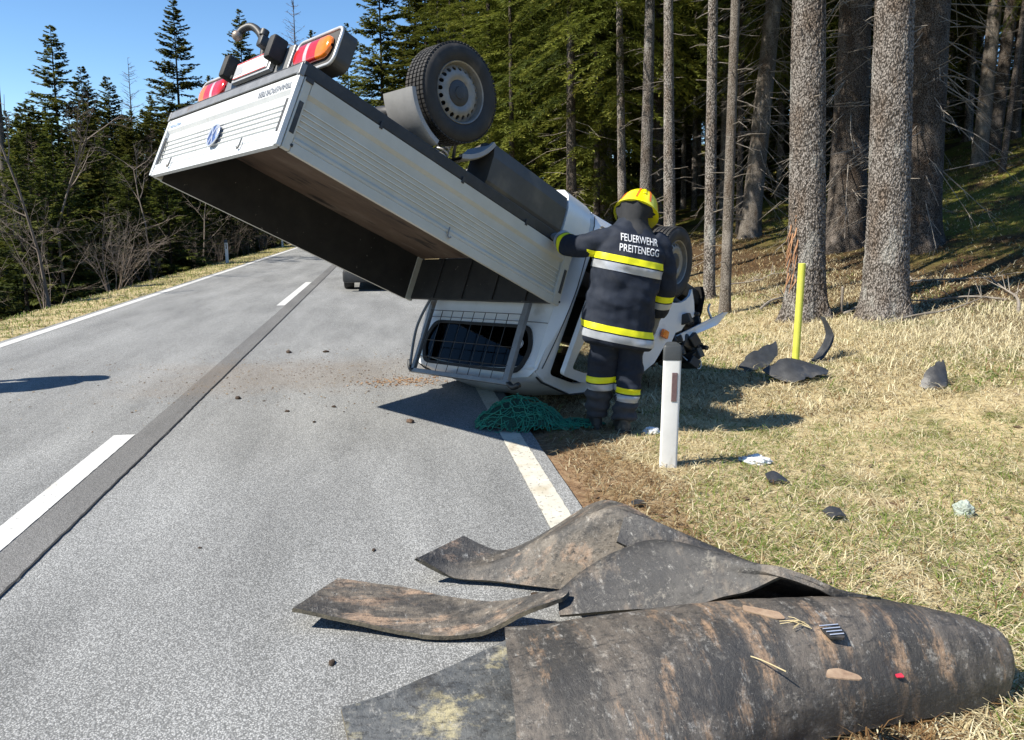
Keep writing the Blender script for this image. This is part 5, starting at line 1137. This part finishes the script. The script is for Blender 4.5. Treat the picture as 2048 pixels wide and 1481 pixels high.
def crown_mesh(name, H, base, rmax, bpm, seed, tw=26, droop=.45, up=.25, m='needles', wid=.055, shape=.8, low=.65, tlen=1.0):
    g = np.random.default_rng(seed); Vs = []; at = []
    nb = int((H - base) * bpm)
    t = np.sort(g.random(nb) ** 1.0)
    for i in range(nb):
        z0 = base + (H - base) * t[i]; L_ = rmax * ((1 - t[i]) ** shape) * min(1, low + t[i] * 4) * g.uniform(.6, 1.18) + .12
        a = g.uniform(0, 2 * np.pi); ca, sa = np.cos(a), np.sin(a)
        upk = up * (.3 + 1.2 * t[i]); dk = droop * (1.15 - .8 * t[i])
        n = int(8 + tw * min(L_, 3) * .8)
        s = .08 + .92 * g.random(n) ** .8; rr = L_ * s; zz = z0 + L_ * (upk * s - dk * s * s + .12 * s ** 5)
        wob = g.normal(0, .03 * L_, n)
        base_p = np.stack([rr * ca - wob * sa, rr * sa + wob * ca, zz], 1)
        side = np.where(g.random(n) < .5, -1, 1); ang = a + side * g.uniform(.25, 1.15, n)
        tl = tlen * (.16 + .26 * g.random(n)) * (1 - .35 * s) * min(1.25, .5 + L_ * .4)
        hang = g.uniform(-.15, .95, n) * (1.1 - .6 * t[i])
        d = np.stack([np.cos(ang), np.sin(ang), -hang + .25 * t[i]], 1); d /= np.linalg.norm(d, axis=1)[:, None]
        tip = base_p + d * tl[:, None]
        q = np.stack([-np.sin(ang), np.cos(ang), g.normal(0, .5, n)], 1); q /= np.linalg.norm(q, axis=1)[:, None]
        w = wid * (.6 + .8 * g.random(n)); mid = base_p + d * (tl * .45)[:, None]
        Vs.append(np.stack([base_p, mid + q * w[:, None] * .5, tip, mid - q * w[:, None] * .5], 1).reshape(-1, 3))
        br = g.random() * .35
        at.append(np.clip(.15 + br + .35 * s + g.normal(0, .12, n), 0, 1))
    V = np.concatenate(Vs); n = len(V) // 4
    return np_mesh(name, V, np.arange(4 * n).reshape(-1, 4), 4, m, np.concatenate(at))
def trunk_mesh(name, H, r, m, lean=0.0, sides=10, rings=24, flare=.5, rough=.02, taper=None, seed=0, top=None):
    zs = np.concatenate([[-.6, -.2, 0], np.geomspace(.05, H, rings)]) if sides < 60 else np.concatenate([[-.6, -.2], np.arange(0, 6.2, .016), np.linspace(6.4, H, 20)]); V = []; F = []
    for z in zs:
        k = max(0, z); rad = r * max(.06, 1 - (k / H) ** .9 * .95) if taper is None else max(.02, r * (1 - taper * k))
        rad = rad + flare * r * math.exp(-max(z, 0) / (.9 * r + .05))
        for j in range(sides):
            a = 2 * math.pi * j / sides
            f = 1 + rough * mnoise.noise((math.cos(a) * 1.5 + seed, math.sin(a) * 1.5, z * .8)) * 3 + flare * .35 * math.exp(-max(z, 0) / (.8 * r + .05)) * math.sin(a * 5 + seed)
            if sides > 24 and z < 6.3:
                q = mnoise.noise((math.cos(a) * 11 + seed, math.sin(a) * 11, z * 14)); q2 = mnoise.noise((math.cos(a) * 19, math.sin(a) * 19 + seed, z * 26))
                f += .05 * max(-.25, min(.25, q * 1.6)) + .05 * max(0, q2 - .05) + .02 * mnoise.noise((math.cos(a) * 3 + seed, math.sin(a) * 3, z * 2))
            V.append((rad * f * math.cos(a) + lean * k, rad * f * math.sin(a), z))
    k = len(zs)
    for i in range(k - 1):
        for j in range(sides): F.append((i * sides + j, i * sides + (j + 1) % sides, (i + 1) * sides + (j + 1) % sides, (i + 1) * sides + j))
    return np_mesh(name, np.array(V), np.array(F), 4, m, smooth=True)
def twigs_mesh(name, z0, z1, n, r, lmin, lmax, seed, m='dead_wood', rad=.012, sub=3, lean=0.0, droop=.5):
    g = random.Random(seed); b = MB()
    for i in range(n):
        z = g.uniform(z0, z1); a = g.uniform(0, 6.283); L_ = g.uniform(lmin, lmax) * g.uniform(.4, 1); d = Vector((math.cos(a), math.sin(a), g.uniform(-droop, .25)))
        p0 = Vector((lean * z, 0, z)) + Vector((math.cos(a), math.sin(a), 0)) * r * .8; p1 = p0 + d * L_ * .5; p2 = p1 + (d + Vector((g.uniform(-.3, .3), g.uniform(-.3, .3), g.uniform(-.4, .2)))) * L_ * .5
        b.tube([p0, p1, p2], [rad, rad * .7, rad * .3], 4, caps=False)
        for q in range(g.randint(0, sub)):
            f = g.uniform(.3, .9); s_ = p0.lerp(p2, f); e_ = s_ + (d + Vector((g.uniform(-1, 1), g.uniform(-1, 1), g.uniform(-.8, .4)))) * L_ * .22; b.tube([s_, e_], [rad * .5, rad * .2], 3, caps=False)
    return b.mesh(name, m)
def bare_mesh(name, H, stems, seed, spread=.35, r0=.03, lev=3, m='twig_bare', kids=5, upb=.5):
    g = random.Random(seed); b = MB()
    def grow(p, d, L_, r, lv):
        pts = [p]; n = 4; q = p
        for i in range(n):
            d = (d + Vector((g.gauss(0, .12), g.gauss(0, .12), g.gauss(.02 * upb, .08)))).normalized(); q = q + d * L_ / n; pts.append(q)
        b.tube(pts, [r * (1 - .75 * i / n) for i in range(n + 1)], 5 if lv == 0 else 3, caps=False)
        if lv < lev:
            for k in range(g.randint(kids - 1, kids + 2)):
                f = g.uniform(.25, 1.0); i = min(int(f * n), n - 1); s_ = pts[i].lerp(pts[i + 1], f * n - i)
                nd = (d * .7 + Vector((g.gauss(0, .6), g.gauss(0, .6), g.gauss(.15 * upb, .35)))).normalized()
                grow(s_, nd, L_ * g.uniform(.2, .38 if stems == 1 else .5), max(.0035, r * .42), lv + 1)
    for k in range(stems):
        a = g.uniform(0, 6.283); sp = g.uniform(.1, 1) * spread if stems > 1 else spread * .2
        grow(Vector((.15 * math.cos(a) * (stems > 1), .15 * math.sin(a) * (stems > 1), -.1)), Vector((sp * math.cos(a), sp * math.sin(a), 1)).normalized(), H * g.uniform(.65, 1), r0 * g.uniform(.6, 1), 0)
    return b.mesh(name, m)
def larch_mesh(name, H, base, rmax, seed, m='twig_red'):
    g = random.Random(seed); b = MB()
    for i in range(int((H - base) * 9)):
        t = g.random(); z = base + (H - base) * t; a = g.uniform(0, 6.283); L_ = rmax * (1 - t) ** .7 * g.uniform(.6, 1.1) + .15; dr = Vector((math.cos(a), math.sin(a), .12 + .4 * t))
        p0 = Vector((0, 0, z)); p1 = p0 + dr * L_ * .55 - Vector((0, 0, .04 * L_)); p2 = p0 + dr * L_ + Vector((0, 0, .06 * L_)); b.tube([p0, p1, p2], [.022, .014, .006], 3, caps=False)
        for q in range(int(5 + 4 * L_)):
            f = g.uniform(.15, 1); s_ = p0.lerp(p2, f); e_ = s_ + (dr * .5 + Vector((g.gauss(0, .6), g.gauss(0, .6), g.gauss(-.25, .3)))) * g.uniform(.15, .4) * min(1.4, L_); b.tube([s_, e_], [.008, .004], 3, caps=False)
    return b.mesh(name, m)
def place(o, x, y, s_=1.0, rz=0.0, z=None, tilt=True, sz=None):
    o.matrix_world = Matrix.Translation((x, y, (terr(x, y) if z is None else z) - .05)) @ (TILT if tilt else Matrix()) @ Matrix.Rotation(rz, 4, 'Z') @ Matrix.Diagonal((s_, s_, sz or s_, 1))

# --- shared meshes
CR = {}
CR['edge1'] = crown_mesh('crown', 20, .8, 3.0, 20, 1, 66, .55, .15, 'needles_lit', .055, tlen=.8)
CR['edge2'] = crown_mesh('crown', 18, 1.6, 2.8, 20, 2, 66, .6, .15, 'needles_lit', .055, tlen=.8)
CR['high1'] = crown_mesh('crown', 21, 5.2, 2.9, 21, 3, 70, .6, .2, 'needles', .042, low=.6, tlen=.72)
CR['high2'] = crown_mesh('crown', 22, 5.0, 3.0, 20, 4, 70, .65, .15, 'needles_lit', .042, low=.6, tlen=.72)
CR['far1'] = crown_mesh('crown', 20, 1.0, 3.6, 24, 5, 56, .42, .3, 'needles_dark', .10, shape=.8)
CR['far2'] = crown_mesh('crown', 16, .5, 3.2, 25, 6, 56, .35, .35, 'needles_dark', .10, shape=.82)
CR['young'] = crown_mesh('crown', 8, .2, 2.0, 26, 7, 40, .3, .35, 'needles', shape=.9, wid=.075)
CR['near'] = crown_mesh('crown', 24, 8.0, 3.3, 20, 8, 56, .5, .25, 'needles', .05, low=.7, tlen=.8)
TR = {}
TR['t20'] = trunk_mesh('trunk', 20, .2, 'bark_dark', seed=1); TR['t22'] = trunk_mesh('trunk', 22, .17, 'bark', seed=2); TR['t16'] = trunk_mesh('trunk', 16, .16, 'bark_dark', seed=3); TR['t8'] = trunk_mesh('trunk', 8, .09, 'bark_dark', seed=4)
DW = [twigs_mesh('dead_branches', 1.0, 8.0, 46, .12, .5, 1.7, k, rad=.011) for k in range(3)]
def tree(name, crown, trunk, dead=None, label='', cat='tree', group=None):
    t = empty(name); link('trunk', trunk, t)
    if crown: link('crown', crown, t)
    if dead: tag(link('dead_branches', dead, t), kind='stuff')
    tag(t, label, cat, group); return t
# --- right side: trunks at the wood's edge that can be told apart: x, y, lean, diameter
near = [('A', 6.07, 10.41, -.019, .53, 'thick scaly spruce trunk right behind the yellow pole, its bark torn at the base'), ('B', 6.81, 9.64, -.010, .56, 'thickest front spruce trunk, second of the two big grey trunks at right'),
        ('C', 5.46, 11.85, .020, .18, 'thin pale spruce trunk, right one of the close pair behind the wheel'), ('D', 5.90, 13.51, .0, .22, 'thin knotty spruce trunk, left one of the close pair behind the wheel'),
        ('E', 6.55, 17.27, -.014, .29, 'straight grey trunk rising just right of the yellow helmet'), ('F', 6.71, 19.6, .018, .35, 'grey trunk rising directly behind the yellow helmet'),
        ('G', 7.43, 23.79, -.016, .30, 'pale trunk just left of the yellow helmet'), ('H', 8.17, 28.59, -.016, .32, 'trunk rising above the firefighter left shoulder'), ('J', 9.0, 40.0, -.021, .42, 'sunlit trunk rising above the white sill of the cab'),
        ('K', 10.85, 22.14, .092, .60, 'leaning sunlit trunk with frayed bark behind the thin pair'), ('L', 10.53, 16.61, .013, .85, 'massive dark trunk in shade between the two big grey trunks'), ('M', 10.99, 14.72, .020, .80, 'massive dark trunk in shade right of the second big grey trunk'),
        ('N', 18.54, 22.37, .062, .45, 'sunlit trunk on the mossy slope at far right, left one of three'), ('O', 19.8, 23.32, .086, .42, 'grey trunk on the mossy slope at far right, middle one of three'), ('Q', 17.24, 19.88, .092, .17, 'slim dark trunk in front of the mossy slope at far right'),
        ('T', 11.28, 23.73, -.003, .22, 'slender dark trunk between the thin pair and the leaning trunk')]
for i, (k, x, y, ln, dm, lab) in enumerate(near):
    big = k in 'AB'; H_ = 24 if dm > .4 else 20
    m = 'bark' if k in 'ABDEFG' else ('bark_pale' if k in 'CHJKN' else 'bark_dark')
    me = trunk_mesh('trunk', H_, dm / 2, m, ln, 130 if big else 20, 150 if big else 40, .45 if big else .3, .015, .036 if dm > .4 else .045, i)
    t = tree('spruce_tree', None, me, None, lab, 'tree', 'spruces at the edge of the wood')
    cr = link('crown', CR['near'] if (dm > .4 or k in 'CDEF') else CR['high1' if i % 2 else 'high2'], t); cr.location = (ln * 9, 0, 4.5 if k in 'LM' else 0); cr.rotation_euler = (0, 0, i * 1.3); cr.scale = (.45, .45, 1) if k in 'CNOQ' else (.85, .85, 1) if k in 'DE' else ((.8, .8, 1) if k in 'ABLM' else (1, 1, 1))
    if k == 'A' or k == 'B': d_ = twigs_mesh('dead_branches', 1.0, 8, 16, dm / 2, .06, .4, i, rad=.009, sub=0, lean=ln)
    elif k in 'LMK': d_ = twigs_mesh('dead_branches', .8, 8, 120, dm / 2, .8, 2.4, i, rad=.012, lean=ln, sub=5, droop=1.1)
    else: d_ = twigs_mesh('dead_branches', .5, 7, 34, dm / 2, .15, .8, i, rad=.008, lean=ln)
    tag(link('dead_branches', d_, t), kind='stuff')
    if k == 'A':
        MT['torn_bark'] = mat('torn_bark', [(.3, (.22, .10, .045)), (.7, (.42, .24, .13))], 18, .9, .4, stretch=(1, 1, .2))
        b = MB()
        for q in range(16):
            z = random.uniform(.6, 1.5); a = R(195) + random.uniform(-.35, .35); rr = dm / 2 * 1.02; p0 = Vector((rr * math.cos(a), rr * math.sin(a), z)); b.tube([p0, p0 + Vector((-.03, -.02, -.1)), p0 + Vector((-.06 - .06 * random.random(), -.03, -.2 - .15 * random.random()))], [.014, .012, .004], 5)
        b.loft([[((dm / 2 + .012) * math.cos(R(a)), (dm / 2 + .012) * math.sin(R(a)), z) for a in (178 + 6 * math.sin(z * 9), 190, 202 + 5 * math.sin(z * 13))] for z in np.linspace(.45, 1.55, 9)], caps=False, closed=False)
        tag(b.build('torn_bark', 'torn_bark', t), kind='stuff')
    place(t, x, y, 1, 0)
    # keep the measured lean in the picture's x direction (trunk built along +x lean)
# --- the wood behind
taken = [(n_[1], n_[2]) for n_ in near]
gr = random.Random(5); protos = {}
def put(kind, x, y, s_, lab, grp, sz=None):
    spec = {'edge1': ('edge1', 't20', None), 'edge2': ('edge2', 't16', None), 'high1': ('high1', 't22', 0), 'high2': ('high2', 't22', 1), 'high3': ('high1', 't20', 2), 'far1': ('far1', 't20', None), 'far2': ('far2', 't16', None), 'young': ('young', 't8', None)}[kind]
    if kind not in protos: protos[kind] = o = tree('spruce_tree', CR[spec[0]], TR[spec[1]], DW[spec[2]] if spec[2] is not None else None, lab, 'tree', grp)
    else: o = copy_tree(protos[kind]); tag(o, lab, 'tree', grp)
    place(o, x, y, s_, gr.uniform(0, 6.28), sz=sz); return o
for gy_ in np.arange(10, 78, 3.1):
    for gx_ in np.arange(7.5, 46, 3.1):
        x = gx_ + gr.uniform(-1.3, 1.3); y = gy_ + gr.uniform(-1.3, 1.3); az = math.degrees(math.atan2(x, y))
        if az > 50 or (x > 14 + y * .75): continue
        if any(math.hypot(x - a, y - b_) < 2.0 for a, b_ in taken): continue
        if x < 11.5 and y < 24: continue
        if 11.5 < x < 20 and 12 < y < 23: continue          # the sunny glade on the mossy slope
        if x < 12 and y > 30 and gr.random() < .4: continue
        kind = gr.choice(['high1', 'high2', 'high3', 'high2'])
        put(kind, x, y, gr.uniform(.8, 1.15), 'slim spruce trunk standing in the dark depth of the wood', 'spruces in the depth of the wood')
for i in range(44):
    y = gr.uniform(27, 85); x = gr.uniform(11, 14 + y * .55)
    if 11.5 < x < 20 and y < 26: continue
    put('young', x, y, gr.uniform(.5, .9), 'young shaded spruce in the undergrowth of the wood', 'young spruces in the undergrowth of the wood')
# full crowned spruces along the edge further up the road
for i, (x, y, k, s_) in enumerate(((5.0, 30.5, 'edge2', .95), (4.9, 36, 'edge1', 1.0), (6.4, 33.5, 'edge2', 1.05), (4.4, 42, 'edge1', 1.08), (6.3, 39.5, 'edge1', 1.1), (4.2, 48, 'edge2', 1.15), (6.2, 46, 'edge1', 1.2), (4.0, 55, 'edge1', 1.2), (5.8, 53, 'edge1', 1.15), (3.6, 63, 'far1', 1.3), (5.6, 60, 'edge1', 1.3), (3.2, 72, 'far1', 1.35), (6, 70, 'far1', 1.35), (8.2, 36, 'edge2', 1.1), (8, 50, 'edge1', 1.2), (8.6, 44, 'edge1', 1.2), (7.6, 27.5, 'edge2', .9), (30, 34, 'edge2', 1), (34, 38, 'edge1', 1), (38, 36, 'edge2', 1), (28, 39, 'edge1', 1), (42, 44, 'edge2', 1.1), (25, 33.5, 'edge2', .9), (33.5, 30, 'edge2', 1), (13, 48, 'edge2', .9), (15, 54, 'edge1', .9), (11, 58, 'edge2', 1), (18, 50, 'edge2', 1), (22, 47, 'edge1', 1))):
    put(k, x, y, s_, 'full green spruce in the sunlit forest edge behind the raised wheel' if i < 17 else 'full crowned spruce closing the far depth of the wood', 'spruces of the sunlit forest edge' if i < 17 else 'full spruces closing the depth of the wood')
# --- left side: skyline trees
def top_place(kind, u, v, Y, lab, grp='skyline spruces across the road', Hm=20, wide=1.0):
    # stand a tree so that its tip reaches the height seen over the road at distance Y
    dx = (u - 1024) / 1538; dz = (740.5 - v) / 1538
    fw = Vector((math.sin(YAW) * math.cos(PITCH), math.cos(YAW) * math.cos(PITCH), -math.sin(PITCH))); rt = Vector((math.cos(YAW), -math.sin(YAW), 0)); upv = rt.cross(fw)
    d = fw + rt * dx + upv * dz; d /= d.y; X = d.x * Y; Z = CAM_H + d.z * Y; g0 = terr(X, Y - .087 * Z); H_ = Z - g0
    return X, Y - .087 * H_, H_
SKY = [('far1', 100, 50, 37, 20, 1.0, 'broad spruce with bright lower boughs at left, tip against the sky'), ('far2', 214, 150, 44, 16, .9, 'spruce tip between the broad left spruce and the tall one'), ('far1', 345, -4, 48, 20, .95, 'tall dark spruce left of the truck bed, highest on the left skyline'), ('far1', 478, 18, 58, 20, .85, 'pointed spruce just above the left tail lamp'),
       ('far1', 692, 45, 95, 20, .75, 'slim distant spruce between the right tail lamp and the forest'), ('far2', 625, 60, 85, 16, .8, 'small distant spruce behind the bare larch'), ('far1', 755, -120, 70, 20, .9, 'tall spruce at the left end of the right forest'), ('far2', 160, 130, 42, 16, .9, 'short spruce just right of the broad left spruce'), ('far2', 420, 150, 60, 16, .9, 'low spruce between the tall spruce and the pointed one'),
       ('far2', 300, 190, 50, 16, .9, 'low spruce left below the tall dark spruce'), ('far2', 535, 130, 70, 16, .9, 'spruce tip right above the number plate'), ('far2', 250, 230, 36, 16, 1.0, 'dense low spruce behind the bare birches'), ('far2', 40, 230, 30, 16, 1.1, 'dense spruce at the left picture edge'), ('young', 70, 330, 24, 8, 1.3, 'young sunlit spruce below the broad left spruce'), ('young', 330, 330, 30, 8, 1.2, 'young spruce left of the truck bed corner')]
for (k, u, v, Y, Hm, wd, lab) in SKY:
    X, Yb, H_ = top_place(k, u, v, Y, lab); o = put(k, X, Yb, H_ / Hm * wd * 1.25, lab, 'skyline spruces across the road', sz=H_ / Hm)
fill = []
for y in np.arange(16.5, 62, 2.6): fill.append((-gr.uniform(8.0, 9.0), y + gr.uniform(-1, 1), gr.uniform(2.6, 4.2)))
for y in np.arange(22, 70, 2.9): fill.append((-gr.uniform(10.3, 12), y + gr.uniform(-1, 1), gr.uniform(5, 7.2)))
for y in np.arange(30, 95, 3.4): fill.append((-gr.uniform(13.5, 16.5), y + gr.uniform(-1.5, 1.5), gr.uniform(7, 10)))
for y in np.arange(45, 100, 4.5): fill.append((-gr.uniform(18, 26), y + gr.uniform(-2, 2), gr.uniform(8, 12)))
for (X, Y, Hr) in fill:
    Hr = min(Hr, (-X - 5.0) / .85, .115 * Y + 2.2); H_ = Hr - terr(X, Y); k = 'young' if H_ < 7 else 'far2'; h0 = 8 if k == 'young' else 16
    put(k, X, Y, H_ / h0 * (1.25 if k == 'far2' else 1.1), 'dense dark spruce filling the wood across the road', 'spruces filling the wood across the road', sz=H_ / h0)
# pine at the left picture edge
pc = crown_mesh('crown', 17, 11.5, 2.6, 9, 41, 30, .1, .25, 'needles_dark', .05, .35, .6)
t = tree('pine_tree', pc, trunk_mesh('trunk', 17, .17, 'bark_pale', 0, 12, 24, seed=9), None, 'tall pine with bare trunk at the top left picture corner', 'tree'); place(t, -13.0, 29.5, 1.0, 1.0)
# larches
lm = larch_mesh('crown', 20, 3, 2.6, 51)
for i, (u, v, Y, lab) in enumerate(((585, -30, 75, 'bare reddish larch above the lamp bar against the sky'), (255, 112, 52, 'bare larch tip against the sky left of the tall dark spruce'), (530, 90, 66, 'bare larch left of the tow hook'), (200, 225, 36, 'bare brown larch low in front of the left spruces'), (300, 245, 36, 'bare brown larch just left of the truck bed corner'), (130, 290, 27, 'small bare larch in front of the broad left spruce'), (60, 250, 25, 'bare larch near the left picture edge'))):
    X, Yb, H_ = top_place('', u, v, Y, lab); t = tree('larch_tree', lm, TR['t20'], None, lab, 'tree', 'bare larches on the skyline'); place(t, X, Yb, H_ / 20, i * 2.0)
# bare young trees and shrubs along the left verge
BT = [bare_mesh('branches', 6.5, 1, 61 + k, .2, .045, 3, 'twig_bare', 7, .6) for k in range(2)]
BS = [bare_mesh('branches', 3.2, 9, 71 + k, .55, .018, 2, 'twig_bare', 6, .4) for k in range(3)]
for i, (x, y, s_, lab) in enumerate(((-6.9, 17.2, .95, 'bare young birch with pale stem left of the truck bed'), (-7.6, 27.0, .9, 'bare slender stem behind the far delineator post'), (-7.4, 33.0, .9, 'bare stem just right of the far delineator post'), (-8.5, 22.0, 1.1, 'bare sapling behind the pale birch'))):
    t = tree('bare_tree', None, BT[i % 2], None, lab, 'tree', 'bare saplings along the far verge'); t.children[0].name = 'branches'; place(t, x, y, s_, i * 2.1 + .5)
for i in range(17):
    y = 12.5 + 42 * (i / 17) ** 1.2 + gr.uniform(-.8, .8); x = -gr.uniform(6.7, 7.9)
    t = tree('bare_shrub', None, BS[i % 3], None, 'tangled bare brown shrub below the verge across the road', 'shrub', 'bare shrubs below the far verge'); t.children[0].name = 'branches'; place(t, x, y, gr.uniform(.42, .7), gr.uniform(0, 6))
# fallen branches on the right
for i, (x, y, rz, L_, lab) in enumerate(((7.6, 10.9, .55, 2.4, 'long pale fallen branch right of the second big trunk'), (8.5, 9.5, 1.0, 2.2, 'dark fallen branch at the right picture edge'), (7.2, 9.3, .1, 1.8, 'low fallen branch on the straw before the dark branch'), (9.2, 11.4, -.25, 2.6, 'pale stick lying along the shaded wood edge at right'), (6.6, 12.2, .7, 1.6, 'fallen stick between the thin pair and the big trunk'), (7.0, 14.6, .2, 2.0, 'fallen branch in the shade behind the thin pair'), (7.9, 9.9, 2.4, 1.5, 'crossed thin stick on the straw at right'))):
    g = random.Random(90 + i); b = MB(); pts = [(-L_ / 2, 0, 0), (-L_ / 5, g.uniform(-.1, .1), .06), (L_ / 5, g.uniform(-.1, .1), .03), (L_ / 2, g.uniform(-.15, .15), .1)]; c_ = catmull(pts, 12); b.tube(c_, list(np.linspace(.022, .006, 12)), 6)
    for q in range(9):
        s_ = c_[g.randint(2, 11)]; b.tube([s_, s_ + Vector((g.uniform(.0, .3), g.uniform(-.3, .3), g.uniform(.0, .22)))], [.007, .003], 4)
    o = b.build('fallen_branch', 'dead_wood'); sl_ = (terr(x + .5, y) - terr(x - .5, y)); o.location = (x, y, terr(x, y) + .04); o.rotation_euler = (0, -math.atan(sl_) * math.cos(rz), rz); tag(o, lab, 'branch', 'fallen branches at the wood edge')
b = MB(); b.tube([(0, 0, -.1), (.01, .02, .42), (.0, .03, .44)], [.022, .02, .006], 7); o = b.build('stake', 'dead_wood'); o.location = (6.55, 10.3, terr(6.55, 10.3)); tag(o, 'short grey wooden stake between the two big trunks', 'stake')

# ------------------------------------------------------------------ grass and litter
MT['dry_grass'] = attr_mat('dry_grass', [(0, (.10, .055, .025)), (.14, (.22, .13, .055)), (.22, (.38, .31, .175)), (.5, (.55, .48, .295)), (.72, (.70, .64, .45)), (.80, (.30, .30, .10)), (.86, (.14, .19, .035)), (1, (.10, .17, .025))], .8, .25)
def blades(n, fx, lmin, lmax, w0, flat, seed, colr):
    g = np.random.default_rng(seed); V = np.zeros((n, 5, 3)); A = np.zeros(n); k = 0
    while k < n:
        x, y = fx(g)
        if x is None: continue
        z = terr(x, y); a = g.uniform(0, 2 * np.pi); L_ = g.uniform(lmin, lmax) * g.uniform(.5, 1); fl = g.uniform(*flat)
        dh = np.array([np.cos(a), np.sin(a), 0]); ph = np.array([-np.sin(a), np.cos(a), 0]); w = w0 * g.uniform(.6, 1.3)
        p0 = np.array([x, y, z - .006]); p1 = p0 + dh * L_ * .45 * fl + np.array([0, 0, L_ * .5 * (1.05 - fl * .7)]); p2 = p1 + dh * L_ * .55 * min(1, fl * 1.3) + np.array([0, 0, L_ * .5 * (.75 - fl * 1.05)]); p2[2] = max(p2[2], z + .004)
        V[k] = [p0 - ph * w, p0 + ph * w, p1 + ph * w * .8, p1 - ph * w * .8, p2]; A[k] = colr(g, x, y); k += 1
    o = (np.arange(n) * 5)[:, None]
    F = np.concatenate([o + np.array([[0, 1, 2]]), o + np.array([[0, 2, 3]]), o + np.array([[3, 2, 4]])], 1).reshape(-1, 3)
    return V.reshape(-1, 3), F, np.repeat(A, 3)
def greenness(x, y): return mnoise.noise((x * .8, y * .8, 3)) + .5 * mnoise.noise((x * 2.4, y * 2.4, 8)) + (.46 if y < 5.4 and x > 1.8 else .0)
def vcol(g, x, y):
    if x < 1.62 + .35 * mnoise.noise((x, y * 1.3, 0)) and y < 6.5 and g.random() < .75: return g.uniform(0, .2)
    if greenness(x, y) > .18 and g.random() < .45: return g.uniform(.8, 1)
    return g.uniform(.05, .2) if g.random() < .15 else g.uniform(.2, .76)
def f_near(g):
    y = 1.6 + 6.9 * g.random() ** 1.15; x = 1.12 + (1.2 + y * 1.05) * g.random()
    if x < 1.6 and g.random() < .25 * (1.6 - x) / .5: return None, None
    return x, y
def f_mid(g):
    y = g.uniform(6, 16); x = g.uniform(1.3, 11)
    if x > 7 and g.random() < (x - 7) / 3.2: return None, None
    return x, y
gv1 = blades(110000, f_near, .04, .22, .0022, (.62, 1.0), 1, vcol); gv2 = blades(60000, f_mid, .10, .30, .0042, (.55, 1.0), 2, lambda g, x, y: vcol(g, x, y))
def f_tuft(g):
    c = [(5.6, 9.6), (6.3, 9.3), (6.9, 9.0), (7.6, 8.8), (5.0, 8.9), (6.0, 8.2), (7.0, 8.0), (5.6, 7.4), (8.3, 8.6), (6.5, 7.0)][g.integers(0, 10)]; return c[0] + g.normal(0, .35), c[1] + g.normal(0, .35)
gv3 = blades(9000, f_tuft, .14, .32, .004, (.3, .95), 3, lambda g, x, y: g.uniform(.42, .76))
def join(parts):
    V, F, A, o = [], [], [], 0
    for v, f, a in parts: V.append(v); F.append(f + o); A.append(a); o += len(v)
    return np.concatenate(V), np.concatenate(F), np.concatenate(A)
V_, F_, A_ = join([gv1, gv2, gv3]); o = link('grass', np_mesh('grass', V_, F_, 3, 'dry_grass', A_)); tag(o, 'dry straw coloured grass on the right verge', 'grass', kind='stuff')
def f_left(g): return -5.12 - 1.7 * g.random(), 6 + 44 * g.random() ** 1.3
gl = blades(26000, f_left, .05, .14, .006, (.2, .8), 4, lambda g, x, y: g.uniform(.80, 1) if g.random() < .55 else g.uniform(.1, .6))
o = link('grass', np_mesh('grass', *gl[:2], 3, 'dry_grass', gl[2])); tag(o, 'short green and brown grass on the far verge', 'grass', kind='stuff')
def f_wood(g): 
    y = g.uniform(10, 27); x = 6.4 + 16 * g.random() ** 1.3; return x, y
gw = blades(46000, f_wood, .08, .3, .007, (.5, 1), 5, lambda g, x, y: g.uniform(.80, .95) if x > 10.5 and mnoise.noise((x * .7, y * .7, 4)) > .1 and g.random() < .7 else (g.uniform(0, .18) if g.random() < .7 else g.uniform(.2, .6)))
o = link('ground_litter', np_mesh('ground_litter', *gw[:2], 3, 'dry_grass', gw[2])); tag(o, 'needle litter and moss tufts on the wood floor', 'litter', kind='stuff')

gt = blades(3500, f_near, .03, .13, .003, (.97, 1.0), 9, lambda g, x, y: g.uniform(0, .1)); gt2 = blades(1500, f_mid, .1, .3, .005, (.95, 1.0), 10, lambda g, x, y: g.uniform(0, .16))
V_, F_, A_ = join([gt, gt2]); o = link('twig_litter', np_mesh('twig_litter', V_, F_, 3, 'dry_grass', A_)); o.location = (0, 0, .03); tag(o, 'dark needles and bits of twig lying on the right verge', 'litter', kind='stuff')
def fx2():
    while True:
        y = 1.8 + 9 * random.random(); x = 1.15 + (1.2 + y) * random.random() ** 1.3
        if mnoise.noise((x * 1.3, y * 1.3, 2)) > -.05: return x, y, terr(x, y) + .012
cv, cf, ca = crumbs(700, fx2, .006, .022); o = link('soil_crumbs', np_mesh('soil_crumbs', cv, cf, 3, 'crumb', ca)); tag(o, 'dark soil crumbs and cone scales scattered in the verge grass', 'dirt', kind='stuff')
